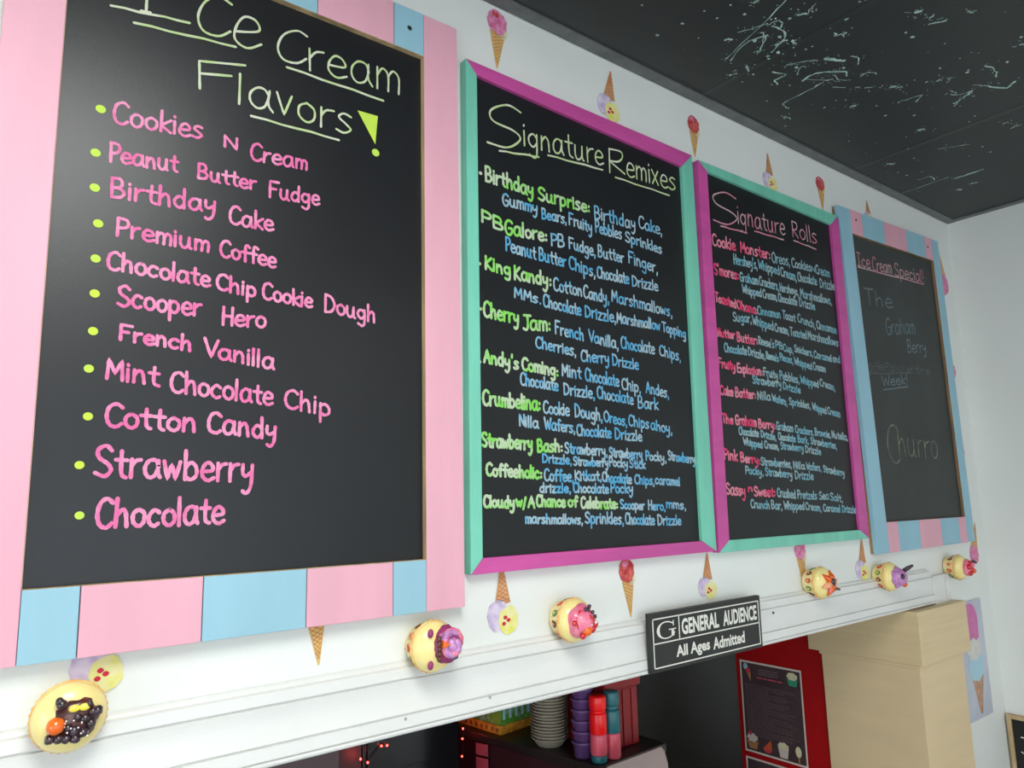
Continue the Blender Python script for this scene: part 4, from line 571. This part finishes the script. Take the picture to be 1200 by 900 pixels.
# ================================================================== rating sign
M['signb'] = mat('sign_charcoal', (44, 45, 43), .5, .4, .08, 12)
M['signw'] = mat('sign_white_print', (226, 226, 216), .5, .4)
x0, x1 = (SIGN[0][0] + SIGN[3][0]) / 2, (SIGN[1][0] + SIGN[2][0]) / 2; z0, z1 = (SIGN[0][1] + SIGN[1][1]) / 2, (SIGN[2][1] + SIGN[3][1]) / 2
sg = thing('rating_sign', 'black rectangular sign with white lettering fixed to the header casing', 'sign', (x0, -.0245, z0))
W, H = x1 - x0, z1 - z0
MB().box(0, W, -.0105, 0, 0, H).build('sign_panel', M['signb'], sg, .001)
yy = -.0112; ln = MB(); bw = .0022; e = .007
for a, b, c, d in ((e, W - e, e, e + bw), (e, W - e, H - e - bw - .003, H - e - .003), (e, e + bw, e, H - e - .003), (W - e - bw, W - e, e, H - e - .003), (e, W - e, H * .47, H * .47 + bw), (W * .232, W * .232 + bw, H * .47, H - e - .003)):
    ln.box(a, b, yy, -.0104, c, d)
ln.build('border_lines', M['signw'], sg)
lt = MB(); sans(lt, 'GENERAL', W * .255, W * .585, H * .545, H * .83, yy, .035); sans(lt, 'AUDIENCE', W * .625, W * .955, H * .545, H * .83, yy, .035)
lt.build('printed_title', M['signw'], sg, fix=False)
lt = MB(); sans(lt, 'All Ages', W * .20, W * .49, H * .13, H * .385, yy, .03); sans(lt, 'Admitted', W * .52, W * .82, H * .165, H * .385, yy, .03)
lt.build('printed_line', M['signw'], sg, fix=False)
gm = MB(); n = 30; cx, cz, rx, rz = W * .128, H * .685, W * .078, H * .15            # serif G: thick-thin bowl, spur and serifs
for i in range(n):
    a0 = math.radians(42 + 296 * i / n); a1 = math.radians(42 + 296 * (i + 1) / n)
    def th(a): return .0022 + .0062 * max(0, -math.cos(a)) ** 1.2
    q = [(cx + rx * math.cos(a0), cz + rz * math.sin(a0)), (cx + rx * math.cos(a1), cz + rz * math.sin(a1)), (cx + (rx - th(a1)) * math.cos(a1), cz + (rz - .0022) * math.sin(a1)), (cx + (rx - th(a0)) * math.cos(a0), cz + (rz - .0022) * math.sin(a0))]
    gm.add([(a, yy, b) for a, b in q], [(0, 1, 2, 3)])
for a, b, c, d in ((cx + rx * .52, cx + rx * .80, cz - rz * .78, cz + rz * .02), (cx + rx * .25, cx + rx * 1.02, cz - rz * .06, cz + rz * .07), (cx + rx * .70, cx + rx * .80, cz + rz * .38, cz + rz * .98)): gm.add([(a, yy - .0001, c), (b, yy - .0001, c), (b, yy - .0001, d), (a, yy - .0001, d)], [(0, 1, 2, 3)])
gm.build('printed_letter', M['signw'], sg, fix=False)

# ================================================================== posters
def flat(par, name, m, pts, cv, d): 
    n = len(pts); a = [cv(u, v, d) for u, v in pts]; b = [cv(u, v, d - .0003) for u, v in pts]
    return MB().add(a + b, [tuple(range(n))] + [(i, (i + 1) % n, (i + 1) % n + n, i + n) for i in range(n)]).build(name, m, par)
def ell(cx, cy, rx, ry, n=18, a0=0, a1=360, wob=0): return [(cx + rx * math.cos(math.radians(a0 + (a1 - a0) * i / n)) * (1 + wob * math.sin(i * 2.3)), cy + ry * math.sin(math.radians(a0 + (a1 - a0) * i / n)) * (1 + wob * math.sin(i * 2.3))) for i in range(n + (0 if a1 - a0 == 360 else 1))]
M['pbrown'] = mat('poster_dark_brown', (84, 68, 70), .35, .5, .1, 20); M['pcream'] = mat('poster_cream', (228, 214, 202), .4, .4)
M['ptext'] = mat('poster_dim_text', (140, 118, 124), .5, .4); M['ptext2'] = mat('poster_red_text', (190, 80, 96), .5, .4)
M['pgreen'] = mat('poster_green', (60, 160, 124), .5, .4); M['pwhite'] = mat('poster_white', (220, 206, 196), .5, .4); M['pblue'] = mat('poster_pale_blue', (168, 206, 220), .5, .4)
M['porange'] = mat('poster_orange', (214, 96, 56), .5, .4); M['pred'] = mat('poster_pink_red', (210, 70, 84), .5, .4); M['ptan'] = mat('poster_tan', (186, 130, 84), .5, .4)
RX = OPX + .012
def red_poster(ztop, label, full):
    t = thing('menu_poster', label, 'poster', (RX - .0012, .552, ztop), 'dark menu posters on the red wall')
    w_, h_ = .222, .284
    cv = lambda u, v, d: (-d, -u, -v)                     # u to the viewer's right, v downwards
    def rc(a, b, c, d): return [(a, c), (b, c), (b, d), (a, d)]
    flat(t, 'border', M['pcream'], rc(0, w_, 0, h_), cv, .0005)
    flat(t, 'print_ground', M['pbrown'], rc(.006, w_ - .005, .006, h_ - .006), cv, .0009)
    rnd = random.Random(3); tx = MB()
    def bar(mb, a, b, v, hh=.0013): mb.add([cv(a, v, .0012), cv(b, v, .0012), cv(b, v + hh, .0012), cv(a, v + hh, .0012)], [(0, 1, 2, 3)])
    for r in range(28 if full else 5):
        v = .072 + r * .0058; u = .016
        end = w_ - .02 - rnd.uniform(0, .06)
        if full and r % 4 == 3: end *= .6
        while u < end:
            L = rnd.uniform(.005, .014); bar(tx, u, min(u + L, end), v); u += L + .003
    for v in (.020, .027, .034): bar(tx, .07, .14, v, .002)
    tag(tx.build('text_rows', M['ptext'], t, fix=False), kind='stuff')
    if not full: return
    tt = MB(); u = .062
    for L in (.02, .012, .03, .018): bar(tt, u, u + L, .045, .0045); u += L + .004
    tt.build('title_row', M['ptext2'], t, fix=False)
    D = .0012
    flat(t, 'cone_icon', M['ptan'], [(.026, .036), (.040, .036), (.038, .062)], cv, D); flat(t, 'scoop_icon', M['pblue'], ell(.022, .018, .008, .010, wob=.06), cv, D + .0003); flat(t, 'scoop_icon', M['pred'], ell(.031, .030, .009, .009, wob=.06), cv, D + .0006)
    flat(t, 'cup_icon', M['pgreen'], [(.172, .030), (.208, .030), (.203, .052), (.178, .052)], cv, D); flat(t, 'frosting_icon', M['sc_cream'], ell(.190, .023, .018, .012, wob=.08), cv, D + .0003)
    flat(t, 'basket_icon', M['ptan'], [(.010, .248), (.052, .248), (.044, .272), (.018, .272)], cv, D); flat(t, 'cream_icon', M['pwhite'], ell(.030, .238, .019, .013, wob=.15), cv, D + .0003); flat(t, 'cherry_icon', M['pred'], ell(.024, .224, .006, .007), cv, D + .0006)
    flat(t, 'wedge_icon', M['porange'], [(.068, .262), (.098, .232), (.100, .262)], cv, D); flat(t, 'wedge_rind_icon', M['pred'], [(.068, .262), (.100, .262), (.094, .272), (.076, .272)], cv, D + .0003)
    flat(t, 'glass_icon', M['pwhite'], [(.122, .242), (.160, .242), (.154, .274), (.128, .274)], cv, D); flat(t, 'cream_icon', M['sc_cream'], ell(.141, .238, .018, .010, wob=.15), cv, D + .0003)
    flat(t, 'popsicle_icon', M['sc_cream'], ell(.193, .244, .010, .016), cv, D); flat(t, 'stick_icon', M['ptan'], [(.191, .259), (.196, .259), (.196, .275), (.191, .275)], cv, D + .0003)
red_poster(1.9 - .556, 'dark menu poster with small food pictures, upper one on the red wall', True)
red_poster(1.9 - .856, 'dark menu poster cut off by the frame, lower one on the red wall', False)
# tall ice cream picture between the column and the corner
M['pgrey'] = mat('poster_grey_lilac', (196, 200, 212), .45, .4, .06, 8); M['ppink'] = mat('poster_pink', (214, 118, 176), .5, .4, .08, 30); M['ppale'] = mat('poster_pale_cream', (214, 212, 206), .5, .4, .05, 30)
M['ptaupe'] = mat('poster_cone_tan', (196, 152, 122), .5, .4, .15, 60)
px0, px1, pz0, pz1 = 2.425, 2.643, 1.9 - .705, 1.9 - .358
t = thing('ice_cream_picture', 'tall picture of a stacked ice cream cone between column and corner', 'picture', (px0, -.0011, pz0))
cv = lambda u, v, d: (u, -d, v)
pw, ph = px1 - px0, pz1 - pz0
flat(t, 'picture_panel', M['pgrey'], [(0, 0), (pw, 0), (pw, ph), (0, ph)], cv, .0015)
flat(t, 'cone_picture', M['ptaupe'], [(.128, .012), (.142, .012), (.176, .120), (.094, .120)], cv, .0019)
flat(t, 'blue_scoop_picture', M['pblue'], ell(.132, .155, .056, .048, 22, wob=.07), cv, .0022)
flat(t, 'cream_scoop_picture', M['ppale'], ell(.128, .205, .054, .036, 22, wob=.06), cv, .0025)
flat(t, 'pink_scoop_picture', M['ppink'], [(.074, .232), (.074, .285)] + ell(.124, .292, .050, .047, 18, 180, 0) + [(.176, .285), (.172, .232), (.150, .226), (.128, .236), (.100, .226)], cv, .0028)

# small chalkboard on the right wall
M['blackboard'] = mat('blackboard', (22, 23, 24), .5, .4, .1, 10); M['chalkw'] = mat('white_chalk', (226, 226, 222), .7, .2)
BX, bz = 2.7435, 1.9 - .725
t = thing('small_chalkboard', 'small wood framed blackboard with white chalk letters on the side wall', 'chalkboard', (BX, -.006, bz))
cv = lambda u, v, d: (-d, -u, v)                           # u towards the room
def bx2(a, b, c, d, y0, y1): return MB().box(-y1, -y0, -b, -a, c, d)
bx2(.008, .292, -.392, -.008, .001, .009).build('writing_surface', M['blackboard'], t)
for a, b, c, d in ((0, .3, -.012, 0), (0, .3, -.4, -.388), (0, .012, -.388, -.012), (.288, .3, -.388, -.012)): bx2(a, b, c, d, 0, .018).build('frame_side', M['raw'], t, .001)
mb = MB(); write_word(mb, 'Ju', .030, -.115, .105, -.118, .052, .0036, 0, lambda u, v: cv(u, v, .0096)); mb.build('chalk_writing', M['chalkw'], t, fix=False)

# ================================================================== the dim room behind the opening
M['dark'] = mat('dark_counter', (44, 32, 32), .4, .5, .2, 12); M['darkred'] = mat('dark_maroon_side', (60, 26, 32), .45, .5, .15, 8)
M['bowl'] = mat('grey_paper_bowl', (176, 168, 150), .6, .3); M['bowlr'] = mat('bowl_rim', (200, 192, 172), .5, .3)
S = 1.3
sh = thing('serving_shelf', 'dark cabinet holding the bowls and bottles behind the opening', 'cabinet', (1.3, .5, 0))
def q4(z0, z1, pts): n = len(pts); return MB().add([(a, b, z0) for a, b in pts] + [(a, b, z1) for a, b in pts], [tuple(range(n))[::-1], tuple(range(n, 2 * n))] + [(i, (i + 1) % n, (i + 1) % n + n, i + n) for i in range(n)])
edge = [(1.055, 1.0), (1.188, .255), (1.42, .262), (1.40, 1.0)]
child(q4(S - .02, S, edge), 'shelf_top', M['dark'], sh, .002)
child(q4(0, S - .021, [(1.07, .99), (1.198, .27), (1.41, .275), (1.39, .99)]), 'cabinet_body', M['darkred'], sh)
def cyl(r0, r1, h, n=28): return [(r0, 0), (r1, h)]
# stack of bowls
bowl = MB().lathe([(.028, 0), (.030, .0006), (.044, .019), (.0458, .0195), (.0462, .0205), (.0452, .0212), (.0435, .0205), (.029, .003), (.001, .0028)], 28)
bm_ = None
for i in range(26):
    z = S + .0005 + i * .0072
    if i == 0: bm_ = bowl.build('paper_bowl', M['bowl']); o = bm_
    else: o = bm_.copy(); C.objects.link(o)
    o.location = (1.203 + .0006 * math.sin(i * 1.3), .44, z)
    tag(o, 'grey paper bowl in the tall stack behind the opening', 'bowl', 'stacked paper bowls')
M['purple'] = mat('purple_plastic', (112, 78, 134), .35, .5, .1, 20)
cup = MB().lathe([(.017, 0), (.0205, .001), (.0235, .030), (.0265, .0305), (.0265, .036), (.024, .0365), (.018, .004), (.001, .003)], 24)
for i in range(6):
    if i == 0: c0 = cup.build('purple_cup', M['purple']); o = c0
    else: o = c0.copy(); C.objects.link(o)
    o.location = (1.208, .326, S + .0005 + i * .0235); tag(o, 'purple plastic cup, ' + ['lowest', 'second from the bottom', 'third from the bottom', 'fourth from the bottom', 'fifth from the bottom', 'topmost'][i] + ' in the stack beside the red bottle', 'cup', 'stacked purple cups')
def bottle(name, label, x, y, segs, cap):
    t = thing(name, label, 'bottle', (x, y, S + .0005))
    h = 0
    for nm, m, r, L in segs:
        MB().lathe([(r * .93, h), (r, h + .003), (r, h + L - .003), (r * .93, h + L)], 24).build(nm, m, t); h += L
    return t
M['neon'] = mat('neon_red_plastic', (255, 20, 24), .3, .5); M['pinkp'] = mat('pink_plastic', (226, 90, 110), .35, .5); M['tealp'] = mat('teal_plastic', (40, 110, 118), .35, .5)
bottle('red_bottle', 'bright red bottle on a teal base in front of the red crate', 1.213, .279, [('base', M['tealp'], .0185, .016), ('body', M['pinkp'], .0195, .045), ('label_band', M['neon'], .0198, .045), ('collar', M['neon'], .0185, .006), ('cap', M['neon'], .0198, .03)], None)
bottle('teal_bottle', 'teal and pink bottle standing right of the bright red bottle', 1.256, .278, [('body', M['pinkp'], .0185, .055), ('label_band', M['tealp'], .019, .05), ('collar', M['tealp'], .0165, .01), ('cap', M['tealp'], .0185, .03)], None)
M['crate'] = mat('red_crate_plastic', (150, 20, 30), .4, .5, .1, 10)
cr = thing('red_crate', 'red plastic crate with lid behind the bottles', 'crate', (1.262, .305, S + .0005))
MB().box(0, .112, 0, .16, 0, .135).build('crate_body', M['crate'], cr, .006)
MB().box(-.006, .118, -.006, .166, .1352, .162).build('lid', M['crate'], cr, .005)
for x in (.03, .06, .09): MB().box(x - .003, x + .003, -.003, .0005, .006, .13).build('crate_rib', M['crate'], cr, .001)
# printed carton
M['gr'] = mat('carton_green', (84, 150, 50), .4, .4, col2=(130, 170, 140), vscale=50, contrast=(.55, .6)); M['yl'] = mat('carton_yellow', (214, 160, 50), .4, .4, col2=(180, 110, 40), vscale=70)
bx_ = thing('printed_carton', 'green and yellow printed carton left of the bowl stack', 'carton', (1.154, .574, S + .0005)); bx_.rotation_euler = (0, 0, .12)
MB().box(0, .12, 0, .19, .022, .085).build('carton_body', M['gr'], bx_, .001); MB().box(-.002, .122, -.002, .192, 0, .0218).build('yellow_band', M['yl'], bx_, .001)
MB().box(.02, .119, .03, .17, .0852, .115).build('dark_tray', M['blackwall'], bx_, .002)
for j in range(9): MB().box(-.0028, -.0021, .008 + j * .02, .014 + j * .02, .006, .015).build('printed_mark', M['mot_b'], bx_)
for j in range(5): MB().box(.008 + j * .022, .016 + j * .022, -.0008, -.0001, .035, .06).build('printed_letterlike_mark', M['pblue'], bx_)
# grey lid, dark machines
M['glid'] = mat('grey_translucent_lid', (150, 132, 128), .35, .5, .05, 10)
lid = MB().prism(GREY, .17, .174).build('grey_panel', M['glid'], bevel=.0012)
tag(lid, 'flat grey plastic panel leaning in front of the bottles', 'panel')
M['mauve'] = mat('mauve_cabinet', (96, 80, 82), .5, .4, .05, 5); M['gloss'] = mat('gloss_black', (20, 20, 24), .15, .6)
c1 = thing('mauve_cabinet', 'dull mauve cabinet at the far left of the opening', 'cabinet', (.4, .52, 0))
MB().box(-.15, .292, 0, .35, 0, 1.62).build('body', M['mauve'], c1, .002); MB().box(.25, .26, -.012, -.001, 1.0, 1.2).build('handle', M['steel'], c1, .002)
c2 = thing('black_machine', 'glossy black machine with red lights beside the mauve cabinet', 'machine', (.87, .55, 0))
MB().box(-.11, .14, 0, .3, 0, 1.6).build('housing', M['gloss'], c2, .004); MB().box(-.165, -.112, .0, .3, 0, 1.6).build('side_panel', M['darkred'], c2, .002)
MB().box(-.10, .13, -.006, -.0005, 1.3, 1.58).build('front_glass', M['gloss'], c2, .002)
M['led'] = mat('red_led', (255, 60, 60), .3, .5, emit=(255, 60, 50), es=14); M['wire'] = mat('dark_wire', (30, 20, 22), .5, .3)
def lights(label, pts, off):
    t = thing('string_light', label, 'string light', pts[0])
    p0 = Vector(pts[0])
    MB().tube(spline([tuple(Vector(p) - p0 + Vector(off) * -.5) for p in pts], 4), .0009, 6).build('wire', M['wire'], t)
    for p in pts:
        MB().blob(Vector(p) - p0, .0024, 10, 7).build('bulb', M['led'], t)
    ld = bpy.data.lights.new('glow', 'POINT'); ld.energy = .05; ld.color = (1, .06, .05); ld.shadow_soft_size = .005
    lo = bpy.data.objects.new('glow', ld); C.objects.link(lo); lo.parent = t; lo.location = Vector(off) * 4
M['card'] = mat('pink_note_card', (176, 70, 84), .5, .4, .1, 30)
lights('red string lights glowing on the black machine', [(.749, .537, 1.344), (.766, .537, 1.333), (.799, .537, 1.360), (.813, .537, 1.358)], (0, -.006, 0))
lights('vertical red string lights on the side of the dark cabinet', [(1.094, .657, 1.310), (1.092, .657, 1.286), (1.090, .657, 1.244), (1.090, .657, 1.205)], (-.006, -.002, 0))
for k, (za, zb) in enumerate(((1.250, 1.278), (1.212, 1.244))):
    o = MB().box(-.0008, .0008, -.019, .019, 0, zb - za).build('note_card', M['card']); o.location = (1.122, .613, za); o.rotation_euler = (0, 0, .31)
    tag(o, ['upper', 'lower'][k] + ' pink note card beside the vertical red string lights', 'card', 'pink note cards')
ld = bpy.data.lights.new('rear_lamp', 'AREA'); ld.shape = 'RECTANGLE'; ld.size = .3; ld.size_y = .3; ld.energy = .35; ld.color = (1, .8, .7)  # unseen lamp added to lift the dark back room
t = thing('ceiling_light', 'small dim lamp panel over the room behind the opening', 'light', (1.0, 1.2, CEIL - .001))
MB().box(-.17, .17, -.17, .17, -.012, 0).build('frame', M['trim'], t)
lo = bpy.data.objects.new('rear_lamp', ld); C.objects.link(lo); lo.location = (0, 0, -.03); lo.parent = t
